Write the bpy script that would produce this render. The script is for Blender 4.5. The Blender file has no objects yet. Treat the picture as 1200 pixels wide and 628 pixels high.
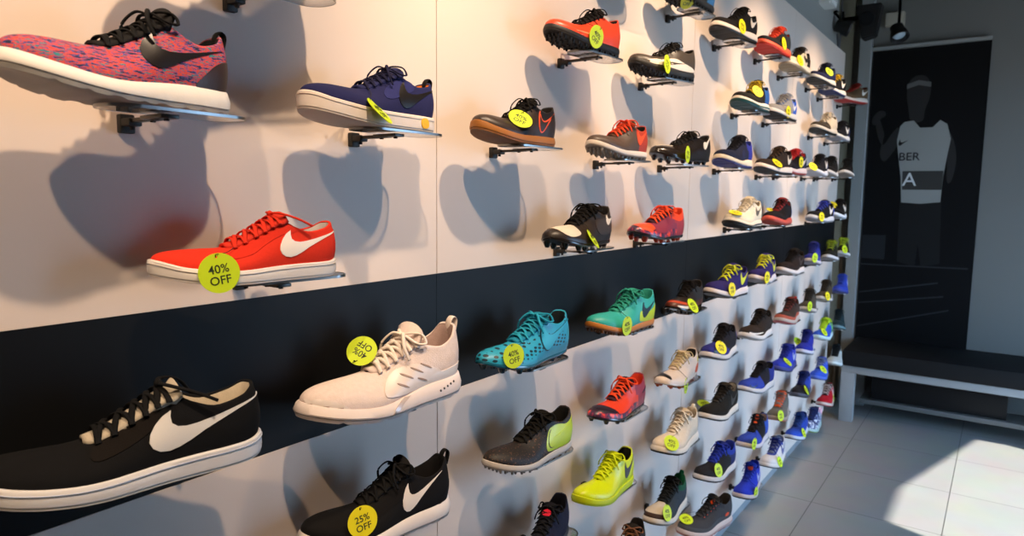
import bpy, bmesh, math, random
from mathutils import Vector, Matrix
from mathutils.bvhtree import BVHTree
from mathutils.geometry import delaunay_2d_cdt
C = bpy.context.scene.collection
PI = math.pi
L = 0.29                                     # length of a display shoe, metres
rnd = random.Random(7)

# ------------------------------------------------------------------ materials
def lin(h):
    h = h.lstrip('#'); o = []
    for i in (0, 2, 4):
        c = int(h[i:i+2], 16) / 255
        o.append(c / 12.92 if c <= .04045 else ((c + .055) / 1.055) ** 2.4)
    return (*o, 1)
MATS = {}
def nodes(name):
    m = bpy.data.materials.new(name); m.use_nodes = True
    nt = m.node_tree; b = nt.nodes['Principled BSDF']
    return m, nt, b
# kind: roughness, bump texture scale, bump strength, colour variation, coat
KIND = {'leather': (.42, 420, .12, .06, 0), 'smooth': (.36, 300, .04, .04, 0), 'gloss': (.22, 300, .03, .03, .3), 'mesh': (.8, 620, .5, .12, 0), 'canvas': (.85, 900, .35, .08, 0), 'suede': (.95, 500, .2, .12, 0), 'rubber': (.55, 260, .06, .04, 0), 'cord': (.85, 900, .4, .1, 0), 'foam': (.65, 350, .1, .04, 0), 'metal': (.3, 200, 0, .03, 0), 'paper': (.55, 300, 0, .02, 0)}
def M(col, kind='smooth'):
    k = (col, kind)
    if k in MATS: return MATS[k]
    r, sc, bs, var, coat = KIND[kind]
    m, nt, b = nodes(kind + '_' + col.strip('#'))
    tc = nt.nodes.new('ShaderNodeTexCoord')
    n = nt.nodes.new('ShaderNodeTexNoise'); n.inputs['Scale'].default_value = sc * .25; n.inputs['Detail'].default_value = 3
    nt.links.new(tc.outputs['Object'], n.inputs['Vector'])
    mx = nt.nodes.new('ShaderNodeMix'); mx.data_type = 'RGBA'
    c = lin(col)
    mx.inputs['A'].default_value = (*[x * (1 - var) for x in c[:3]], 1)
    mx.inputs['B'].default_value = (*[min(1, x * (1 + var) + var * .004) for x in c[:3]], 1)
    nt.links.new(n.outputs['Fac'], mx.inputs['Factor']); nt.links.new(mx.outputs['Result'], b.inputs['Base Color'])
    b.inputs['Roughness'].default_value = r
    if kind in ('mesh', 'canvas', 'suede', 'cord'): b.inputs['Specular IOR Level'].default_value = .18
    if coat: b.inputs['Coat Weight'].default_value = coat
    if kind == 'metal': b.inputs['Metallic'].default_value = 1
    if bs:
        v = nt.nodes.new('ShaderNodeTexVoronoi'); v.inputs['Scale'].default_value = sc
        nt.links.new(tc.outputs['Object'], v.inputs['Vector'])
        bp = nt.nodes.new('ShaderNodeBump'); bp.inputs['Strength'].default_value = bs; bp.inputs['Distance'].default_value = .0006
        nt.links.new(v.outputs['Distance'], bp.inputs['Height']); nt.links.new(bp.outputs['Normal'], b.inputs['Normal'])
    MATS[k] = m
    return m
def ramp_mat(name, cols, stretch, scale, rough=.85, voro=False):      # coloured yarns, mottled prints, fish-scale cut-outs
    if name in MATS: return MATS[name]
    m, nt, b = nodes(name)
    tc = nt.nodes.new('ShaderNodeTexCoord'); mp = nt.nodes.new('ShaderNodeMapping')
    mp.inputs['Scale'].default_value = stretch; mp.inputs['Rotation'].default_value = (0, .35, 0)
    nt.links.new(tc.outputs['Object'], mp.inputs['Vector'])
    if voro:
        n = nt.nodes.new('ShaderNodeTexVoronoi'); out = n.outputs['Distance']; n.inputs['Randomness'].default_value = .15
    else:
        n = nt.nodes.new('ShaderNodeTexNoise'); out = n.outputs['Fac']; n.inputs['Detail'].default_value = 2; n.inputs['Roughness'].default_value = .7
    n.inputs['Scale'].default_value = scale
    nt.links.new(mp.outputs['Vector'], n.inputs['Vector'])
    cr = nt.nodes.new('ShaderNodeValToRGB'); cr.color_ramp.interpolation = 'CONSTANT'
    while len(cr.color_ramp.elements) < len(cols): cr.color_ramp.elements.new(1)
    for e, (p, c) in zip(cr.color_ramp.elements, cols): e.position = p; e.color = lin(c)
    nt.links.new(out, cr.inputs['Fac']); nt.links.new(cr.outputs['Color'], b.inputs['Base Color'])
    b.inputs['Roughness'].default_value = rough
    bp = nt.nodes.new('ShaderNodeBump'); bp.inputs['Strength'].default_value = .4; bp.inputs['Distance'].default_value = .0008
    nt.links.new(out, bp.inputs['Height']); nt.links.new(bp.outputs['Normal'], b.inputs['Normal'])
    MATS[name] = m
    return m
def resolve(c, kind):
    if c == 'knit': return ramp_mat('knit_yarns', [(0, '#1a1c40'), (.41, '#35468c'), (.46, '#c53f30'), (.525, '#8c2f45'), (.545, '#cf5138'), (.58, '#2a3f80'), (.62, '#2a7a7c')], (45, 60, 270), 1.6)
    if c == 'fish': return ramp_mat('lattice_print', [(0, '#0f2f3c'), (.37, '#2699bd')], (75, 60, 140), 1.0, .45, True)
    if c == 'purpleprint': return ramp_mat('ragged_print', [(0, '#3a2340'), (.47, '#8a3050'), (.56, '#e8482e')], (60, 60, 45), 1.0, .35)
    if c == 'speckle': return ramp_mat('speckled_weave', [(0, '#16110f'), (.56, '#2b1f19'), (.63, '#6b4630')], (140, 140, 140), 1.6, .6)
    if c == 'mottle': return ramp_mat('mottled_weave', [(0, '#1b2a4a'), (.45, '#3a4c86'), (.55, '#c9d2dc')], (60, 60, 60), 1.0, .7)
    return M(c, kind)

# ------------------------------------------------------------------ objects
def obj(name, bm, mats, parent=None, smooth=True, weld=0):
    if weld: bmesh.ops.remove_doubles(bm, verts=bm.verts, dist=weld)
    bmesh.ops.recalc_face_normals(bm, faces=bm.faces)
    me = bpy.data.meshes.new(name); bm.to_mesh(me); bm.free()
    if smooth:
        me.shade_smooth()
        if smooth != 'all': me.set_sharp_from_angle(angle=math.radians(42))
    for m in (mats if isinstance(mats, (list, tuple)) else [mats]): me.materials.append(m)
    o = bpy.data.objects.new(name, me); C.objects.link(o)
    if parent: o.parent = parent
    return o
def empty(name, loc, rz=0):
    o = bpy.data.objects.new(name, None); o.empty_display_size = .05; C.objects.link(o)
    o.location = loc; o.rotation_euler = (0, 0, rz)
    return o
def tag(o, label=None, cat=None, group=None, kind=None):
    for k, v in (('label', label), ('category', cat), ('group', group), ('kind', kind)):
        if v: o[k] = v
    return o
def box(bm, a, b, bev=0, mat=None):
    r = bmesh.ops.create_cube(bm, size=1); vs = r['verts']
    for v in vs:
        v.co = Vector([a[i] + (v.co[i] + .5) * (b[i] - a[i]) for i in range(3)])
    if bev:
        es = list({e for v in vs for e in v.link_edges})
        r = bmesh.ops.bevel(bm, geom=es, offset=bev, segments=2, profile=.6, affect='EDGES')
        vs = [v for v in r['verts']]
    if mat is not None:
        M4 = mat
        for v in {v for v in vs}: v.co = M4 @ v.co
    return vs
def tube(bm, pts, r, n=6, flat=1.0, side=None, cap=True):       # swept tube; flat<1 squashes it into a ribbon
    pts = [Vector(p) for p in pts]; rings = []
    for i, p in enumerate(pts):
        t = (pts[min(i+1, len(pts)-1)] - pts[max(i-1, 0)]).normalized()
        u = Vector((0, 0, 1)) if abs(t.z) < .9 else Vector((0, 1, 0))
        s = Vector(side) if side else t.cross(u)
        s.normalize(); w = s.cross(t).normalized()
        rr = r[i] if isinstance(r, (list, tuple)) else r
        rings.append([bm.verts.new(p + s * (math.cos(2*PI*k/n) * rr) + w * (math.sin(2*PI*k/n) * rr * flat)) for k in range(n)])
    for a, b in zip(rings, rings[1:]):
        for k in range(n): bm.faces.new((a[k], a[(k+1) % n], b[(k+1) % n], b[k]))
    if cap:
        bm.faces.new(rings[0][::-1]); bm.faces.new(rings[-1])
def smooth_path(P, n=6):                                       # Catmull-Rom through points
    P = [Vector(p) for p in P]; out = []
    for i in range(len(P) - 1):
        a, b, c, d = P[max(i-1, 0)], P[i], P[i+1], P[min(i+2, len(P)-1)]
        for k in range(n):
            t = k / n
            out.append(.5 * ((2*b) + (c-a)*t + (2*a-5*b+4*c-d)*t*t + (3*b-a-3*c+d)*t**3))
    out.append(P[-1]); return out
def cyl(bm, a, b, r0, r1=None, n=12):
    a, b = Vector(a), Vector(b); tube(bm, [a, b], [r0, r0 if r1 is None else r1], n)
def prism(bm, poly, z0, z1, f):                                # polygon extruded between z0 and z1 along the axis f maps
    lo = [bm.verts.new(f(x, y, z0)) for x, y in poly]; hi = [bm.verts.new(f(x, y, z1)) for x, y in poly]
    bm.faces.new(lo[::-1]); bm.faces.new(hi)
    for i in range(len(poly)): j = (i+1) % len(poly); bm.faces.new((lo[i], lo[j], hi[j], hi[i]))

def tab(T, x):                                                 # monotone-ish cubic through a table of (x, y...)
    if x <= T[0][0]: return T[0][1:]
    if x >= T[-1][0]: return T[-1][1:]
    for i in range(len(T) - 1):
        if x <= T[i+1][0]:
            a, b = T[i], T[i+1]; h = b[0] - a[0]; t = (x - a[0]) / h; o = []
            for k in range(1, len(a)):
                d = (b[k] - a[k]) / h
                def slope(j):
                    if j <= 0 or j >= len(T) - 1:
                        return d
                    d0 = (T[j][k] - T[j-1][k]) / (T[j][0] - T[j-1][0]); d1 = (T[j+1][k] - T[j][k]) / (T[j+1][0] - T[j][0])
                    return 0 if d0 * d1 <= 0 else 2 * d0 * d1 / (d0 + d1)
                m0, m1 = slope(i) * h, slope(i+1) * h
                o.append((2*t**3-3*t*t+1)*a[k] + (t**3-2*t*t+t)*m0 + (-2*t**3+3*t*t)*b[k] + (t**3-t*t)*m1)
            return tuple(o)
def sst(a, b, x):
    t = min(1, max(0, (x - a) / (b - a))); return t * t * (3 - 2 * t)

# ------------------------------------------------------------------ the shoe
FT = [(math.acos(1 - 2 * t), w) for t, w in [(0, 0), (.02, .0165), (.06, .0262), (.12, .0318), (.2, .0345), (.3, .035), (.4, .0362), (.5, .0402), (.6, .0450), (.7, .0478), (.78, .0468), (.86, .0418), (.92, .0335), (.96, .0245), (.985, .0155), (1, 0)]]
def foot(t, s):                                                # plan outline; s=+1 lateral, -1 medial
    w = tab(FT, math.acos(max(-1, min(1, 1 - 2 * t))))[0]
    if s < 0: w *= 1 - .16 * math.exp(-((t - .42) / .16) ** 2)
    c = -.007 * sst(.55, 1, t) + .003 * math.exp(-((t - .5) / .25) ** 2)
    return Vector((t * L, c + s * w, 0))
# per kind: heel thickness, forefoot thickness, toe spring, flare, heel height, ankle dip, top eyelet height, vamp point (x, z), toe box
# (all from the shelf up, with the sole), narrow
KP = {
 'court': dict(sh=0.026, sf=0.022, sp=0.018, fl=0.003, zh=0.088, dip=0.074, ze=0.092, xv=0.66, zv=0.054, tb=0.036, tong=0.01, nar=0.98),
 'skate': dict(sh=0.028, sf=0.027, sp=0.02, fl=0.003, zh=0.092, dip=0.078, ze=0.094, xv=0.64, zv=0.064, tb=0.045, tong=0.012, nar=1.02),
 'run': dict(sh=.034, sf=.024, sp=.025, fl=.004, zh=.109, dip=.088, ze=.107, xv=.665, zv=.067, tb=.046, tong=.020, nar=.98),
 'sock': dict(sh=0.034, sf=0.023, sp=0.02, fl=0.006, zh=0.112, dip=0.085, ze=0.096, xv=0.64, zv=0.064, tb=0.042, tong=0.026, nar=1.0),
 'boot': dict(sh=0.019, sf=0.017, sp=0.022, fl=-0.001, zh=0.098, dip=0.078, ze=0.09, xv=0.67, zv=0.058, tb=0.037, tong=0.012, nar=0.92),
 'turf': dict(sh=.025, sf=.022, sp=.026, fl=.001, zh=.102, dip=.082, ze=.096, xv=.67, zv=.061, tb=.041, tong=.014, nar=.94),
 'indoor': dict(sh=.023, sf=.020, sp=.026, fl=.002, zh=.100, dip=.081, ze=.096, xv=.66, zv=.059, tb=.039, tong=.014, nar=.95),
}
PM = [(0, 0), (.03, .07), (.1, .18), (.2, .34), (.3, .48), (.38, .6), (.5, .76), (.62, .88), (.72, .935), (.86, .97), (1, 1)]
class Shoe:
    def __init__(s, kind, N=64, Mv=12):
        s.k = KP[kind]; s.kind = kind; s.N = N; s.M = Mv; k = s.k
        zh, dip, ze, xv, zv = k['zh'], k['dip'], k['ze'], k['xv'], k['zv']
        w = k['nar']
        s.TL = [(0, .018, 0, zh), (.09, .032, .015*w, zh - .001), (.2, .085, .0245*w, zh - (zh-dip)*.62), (.34, .19, .0285*w, dip), (.48, .28, .027*w, dip + (ze-dip)*.45), (.6, .355, .0215*w, ze), (.76, .47, .0165*w, ze - (ze-zv)*.42), (.9, xv - .055, .0135*w, zv + .003), (.96, xv - .015, .0085*w, zv + .0005), (1, xv, 0, zv)]
    def zb(s, t):
        sp = s.k['sp']; return sp * max(0, (t - .55) / .45) ** 2 + .004 * max(0, (.1 - t) / .1) ** 2
    def th(s, t): return s.k['sh'] + (s.k['sf'] - s.k['sh']) * sst(.25, .72, t)
    def zt(s, t): return s.zb(t) + s.th(t) + (.003 * sst(.88, 1, t) if s.kind in ('court', 'skate', 'indoor') else 0)
    def col(s, u):                                             # u in 0..1 around: lateral heel->toe, then medial back
        th = 2 * PI * u; t = .5 - .5 * math.cos(th); sd = 1 if u <= .5 else -1
        return t, sd
    def nrm(s, t, sd):
        e = .004; a = foot(max(0, t - e), sd); b = foot(min(1, t + e), sd)
        if t < e: b2 = foot(e, sd); return Vector((-1, 0, 0)) if t < 1e-6 else Vector((-(b2.y), b2.x, 0)).normalized() if False else (foot(t, sd) - Vector((.035, foot(.12, sd).y * 0, 0))).normalized()
        if t > 1 - e: return (foot(t, sd) - Vector((L * .86, foot(1, sd).y, 0))).normalized()
        d = (b - a).normalized(); n = Vector((-d.y, d.x, 0)); return n if n.y * sd > 0 else -n
    def base(s, t, sd, out=0):
        p = foot(t, sd); p.y *= s.k['nar']
        return p + s.nrm(t, sd) * out
    def top(s, t, sd):
        p = tab(PM, t)[0]; x, y, z = tab(s.TL, p)
        return Vector((x * L, sd * y - .004 * sst(.6, 1, p), z + s.zb(x) * .6))
    def ctrl(s, t, sd):
        k = s.k; B = s.base(t, sd, -.002); B.z = s.zt(t) - .003
        T = s.top(t, sd); n = s.nrm(t, sd); d = T - B; h = d.z; dh = Vector((d.x, d.y, 0))
        w = sst(.58, .86, t)
        heel = 1 - sst(.02, .16, t)
        C1a = B + n * (.006 + .002 * heel) + Vector((0, 0, h * .42)); C2a = T - dh * .28 - Vector((0, 0, h * .34)) + n * (.003 + .002 * heel)
        tb = k['tb'] - k['sf']
        C1b = B + n * .002 + Vector((0, 0, tb * 1.25)); C2b = T - dh * .52 + Vector((0, 0, -(h - tb) * .60))
        return B, C1a.lerp(C1b, w), C2a.lerp(C2b, w), T
    def pt(s, u, v):
        t, sd = s.col(u); B, c1, c2, T = s.ctrl(t, sd); m = 1 - v
        return B * m**3 + c1 * (3*m*m*v) + c2 * (3*m*v*v) + T * v**3
    def ut(s, t, sd=1):
        th = math.acos(max(-1, min(1, 1 - 2*t))) / (2*PI); return th if sd > 0 else 1 - th
    def upper(s, reg=None):
        bm = bmesh.new(); N, Mv = s.N, s.M; g = []
        for i in range(N):
            t, sd = s.col(i / N); B, c1, c2, T = s.ctrl(t, sd); col = []
            for j in range(Mv + 1):
                v = j / Mv; m = 1 - v
                col.append(bm.verts.new(B * m**3 + c1 * (3*m*m*v) + c2 * (3*m*v*v) + T * v**3))
            # rolled edge
            inn = Vector((L*.27 - T.x, -T.y, 0)); inn = inn.normalized() if inn.length > 1e-6 else Vector((-1, 0, 0))
            f = 1 - sst(.42, .6, t)
            col.append(bm.verts.new(T + Vector((0, 0, .0025 * f)) + inn * .002)); col.append(bm.verts.new(T + Vector((0, 0, .0012*f - .001)) + inn * .0045))
            g.append(col)
        for i in range(N):
            a, b = g[i], g[(i+1) % N]; t, sd = s.col((i + .5) / N)
            for j in range(len(a) - 1):
                f = bm.faces.new((a[j], b[j], b[j+1], a[j+1]))
                if reg: f.material_index = reg(t, (j + .5) / Mv, sd, (a[j].co.x + b[j].co.x) / 2 / L)
        return bm
    def lining(s):
        bm = bmesh.new(); N = s.N; g = []
        for i in range(N):
            t, sd = s.col(i / N); T = s.top(t, sd)
            inn = Vector((L*.27 - T.x, -T.y, 0)); inn = inn.normalized() if inn.length > 1e-6 else Vector((-1, 0, 0))
            zf = s.zt(min(t, .7)) + .006; fl = s.base(t*.72 + .02, sd, -.009); fl.z = zf
            r0 = T + inn * .0042 + Vector((0, 0, -.0008)); r1 = T + inn * .0075 + Vector((0, 0, -.010)); r2 = r1.lerp(fl, .5) + s.nrm(t, sd) * .002
            g.append([bm.verts.new(p) for p in (r0, r1, r2, fl)])
        for i in range(N):
            a, b = g[i], g[(i+1) % N]
            for j in range(3):
                bm.faces.new((a[j], b[j], b[j+1], a[j+1]))
        for i in range(N // 2):                                # insole
            q = [g[i][3], g[i+1][3], g[(N-i-1) % N][3], g[(N-i) % N][3]]
            q = list(dict.fromkeys(q))
            if len(q) > 2:
                f = bm.faces.new(q); f.material_index = 1
        return bm
    def solid(s, levels, N=None, wave=None):                   # levels: (outset, f(t)->z)
        bm = bmesh.new(); N = N or s.N; g = []
        for i in range(N):
            t, sd = s.col(i / N); c = []
            for o, fz in levels:
                p = s.base(t, sd, o); p.z = fz(t); c.append(bm.verts.new(p))
            g.append(c)
        nl = len(levels)
        for i in range(N):
            a, b = g[i], g[(i+1) % N]
            for j in range(nl - 1): bm.faces.new((a[j], b[j], b[j+1], a[j+1]))
        for e in (0, nl - 1):
            for i in range(N // 2):
                q = list(dict.fromkeys([g[i][e], g[i+1][e], g[(N-i-1) % N][e], g[(N-i) % N][e]]))
                if len(q) > 2: bm.faces.new(q)
        return bm
    def tongue(s, n=14, m=8):
        bm = bmesh.new(); k = s.k; xv = k['xv']; lay = []
        rows = []
        for i in range(n + 1):
            f = i / n; p = .97 - f * .40
            if p >= .6 or True:
                x, y, z = tab(s.TL, max(p, .6)); z += s.zb(x) * .6
            x0, y0, z0 = x * L, y + .0035, z
            if p < .6:                                         # free end standing up above the collar
                e = (.6 - p) / .03
                x0 -= .0075 * e; z0 += k['tong'] * min(1, e) if False else k['tong'] * (e)
                y0 *= 1 - .12 * e * e * 0 + .06 * e
            rows.append((x0, y0, z0))
        for dz in (0, 1):
            L2 = []
            for i, (x0, y0, z0) in enumerate(rows):
                free = sst(n * .85, n, i)
                row = []
                for j in range(m + 1):
                    a = -1 + 2 * j / m
                    arch = .0055 * (1 - a * a) + .002
                    sh = -.004 * free * abs(a) ** 3
                    off = -.0065 * dz
                    row.append(bm.verts.new((x0 - .000 + off * .55, a * y0 - .004 * sst(.6, 1, .97 - i / n * .4), z0 + arch + sh + off - .001)))
                L2.append(row)
            lay.append(L2)
        A, B = lay
        for i in range(n):
            for j in range(m):
                bm.faces.new((A[i][j], A[i][j+1], A[i+1][j+1], A[i+1][j])); bm.faces.new((B[i][j], B[i+1][j], B[i+1][j+1], B[i][j+1]))
            for j in (0, m): bm.faces.new((A[i][j], A[i+1][j], B[i+1][j], B[i][j]))
        for i in (0, n):
            for j in range(m): bm.faces.new((A[i][j], A[i][j+1], B[i][j+1], B[i][j]))
        return bm
    def edge(s, p, sd, down=.006):                             # point on the throat edge, a little way down the upper
        x, y, z = tab(s.TL, p); z += s.zb(x) * .6
        return Vector((x * L + 0, sd * (y + down * .75) - .004 * sst(.6, 1, p), z - down * .35 + .0028))
    def laces(s, rows=6, r=.0026, flat=.45, bow=True, seg=5):
        bm = bmesh.new(); P = [.9 - (.9 - .62) * i / (rows - 1) for i in range(rows)]
        def cross(pa, pb, sd):
            a, b = s.edge(pa, sd), s.edge(pb, -sd)
            x, y, z = tab(s.TL, (pa + pb) / 2); mid = Vector((x * L, -.003, z + s.zb(x)*.6 + .0115))
            a2 = a.lerp(mid, .45) + Vector((0, 0, .0042)); b2 = b.lerp(mid, .45) + Vector((0, 0, .0042))
            tube(bm, smooth_path([a + Vector((0, sd * .003, -.003)), a, a2, mid, b2, b, b + Vector((0, -sd * .003, -.003))], seg), r, 6, flat)
        cross(P[0], P[0], 1)
        for i in range(rows - 1):
            cross(P[i], P[i+1], 1); cross(P[i], P[i+1], -1)
        if bow:
            x, y, z = tab(s.TL, .6); K = Vector((x * L + .008, 0, z + .0135))
            for sd in (1, -1):
                if bow == 'ends':
                    en = [K, K + Vector((-.006, sd*.02, .001)), K + Vector((-.03, sd*.034, -.008)), K + Vector((-.052, sd*.041, -.020 - .02 * (sd < 0)))]
                    tube(bm, smooth_path(en, seg + 1), r * .9, 6, .6); continue
                lp = [K, K + Vector((-.004, sd*.012, .004)), K + Vector((-.016, sd*.026, .002)), K + Vector((-.018, sd*.033, -.011)), K + Vector((-.004, sd*.029, -.010)), K + Vector((.004, sd*.013, .000)), K]
                tube(bm, smooth_path(lp, seg + 1), r * .9, 6, .6)
                en = [K, K + Vector((.010, sd*.012, .004)), K + Vector((.020, sd*.026, -.012)), K + Vector((.016, sd*.033, -.032))]
                tube(bm, smooth_path(en, seg + 1), r * .9, 6, .6)
            bmesh.ops.create_icosphere(bm, subdivisions=1, radius=.0055, matrix=Matrix.Translation(K))
        return bm

TICK = [(1, .80), (.86, .685), (.70, .55), (.55, .41), (.42, .28), (.31, .14), (.22, .05), (.14, .01), (.07, .05), (.02, .15), (0, .28), (.015, .44), (.06, .62), (.12, .78), (.185, .88), (.175, .74), (.18, .60), (.22, .51), (.29, .475), (.38, .485), (.52, .535), (.70, .63), (.86, .72)]
def tick_poly(t0, t1, z0, h, rot=0):                           # t0 hook side (toe), t1 tail side (heel), in shoe lengths
    return [(t0 + (t1 - t0) * x, z0 + h * y + rot * x) for x, y in TICK]
def inset(poly, d):                                            # the same outline drawn a little smaller
    n = len(poly); A = sum(poly[i-1][0]*poly[i][1] - poly[i][0]*poly[i-1][1] for i in range(n)); sg = 1 if A > 0 else -1; o = []
    for i in range(n):
        a, b, c = poly[i-1], poly[i], poly[(i+1) % n]
        n1 = Vector((-(b[1]-a[1]), b[0]-a[0])).normalized(); n2 = Vector((-(c[1]-b[1]), c[0]-b[0])).normalized(); m = (n1 + n2)
        m = m / max(.45, m.length_squared / 2) if m.length > .2 else Vector((a[0]+c[0]-2*b[0], a[1]+c[1]-2*b[1])).normalized() * sg * 2.5
        o.append((b[0] + m.x * d * sg, b[1] + m.y * d * sg))
    return o
def dense(poly, d):
    out = []
    for i, a in enumerate(poly):
        b = poly[(i+1) % len(poly)]; n = max(1, int(math.dist(a, b) / d))
        out += [(a[0] + (b[0]-a[0])*k/n, a[1] + (b[1]-a[1])*k/n) for k in range(n)]
    return out
def round_poly(poly, it=2):                                    # Chaikin corner cutting
    for _ in range(it):
        q = []
        for i, a in enumerate(poly):
            b = poly[(i+1) % len(poly)]
            q += [(a[0]*.75+b[0]*.25, a[1]*.75+b[1]*.25), (a[0]*.25+b[0]*.75, a[1]*.25+b[1]*.75)]
        poly = q
    return poly
def patch(bvh, poly, view='side', step=.006, lift=.0008, hole=None):       # a thin applied panel lying on the surface
    P = dense([(x * L, y * L) for x, y in poly], step)
    xs = [p[0] for p in P]; ys = [p[1] for p in P]
    edges = [(i, (i+1) % len(P)) for i in range(len(P))]; V = [Vector(p) for p in P]
    def inside(q):
        c = False
        for i in range(len(P)):
            a, b = P[i], P[i-1]
            if (a[1] > q[1]) != (b[1] > q[1]) and q[0] < (b[0]-a[0])*(q[1]-a[1])/(b[1]-a[1]) + a[0]: c = not c
        return c
    x = min(xs) + step
    while x < max(xs):
        y = min(ys) + step
        while y < max(ys):
            if inside((x, y)): V.append(Vector((x, y)))
            y += step
        x += step
    vo, eo, fo = delaunay_2d_cdt(V, edges, [], 1, 1e-6)[:3]
    bm = bmesh.new(); hv = []
    for q in vo:
        if view == 'side': o, d = Vector((q.x, .3, q.y)), Vector((0, -1, 0))
        elif view == 'med': o, d = Vector((q.x, -.3, q.y)), Vector((0, 1, 0))
        elif view == 'back': o, d = Vector((-.3, q.x, q.y)), Vector((1, 0, 0))
        else: o, d = Vector((q.x, q.y, .4)), Vector((0, 0, -1))
        h = bvh.ray_cast(o, d)
        if h[0] is None: hv.append(None); continue
        n = h[1] if h[1].dot(d) < 0 else -h[1]
        hv.append((bm.verts.new(h[0] + n * lift), bm.verts.new(h[0] - n * .0012)))
    cnt = {}
    for f in fo:
        if any(hv[i] is None for i in f): continue
        t = [hv[i] for i in f]
        if view == 'side' and max(abs(a[0].co.y - b[0].co.y) for a in t for b in t) > .02: continue
        bm.faces.new([a[0] for a in t])
        for i in range(len(f)):
            e = (f[i], f[(i+1) % len(f)]); k = tuple(sorted(e)); cnt[k] = None if k in cnt else e
    for e in cnt.values():
        if e:
            a, b = hv[e[0]], hv[e[1]]; bm.faces.new((a[1], b[1], b[0], a[0]))
    for v in [v for v in bm.verts if not v.link_faces]: bm.verts.remove(v)
    return bm if bm.faces else None

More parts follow.
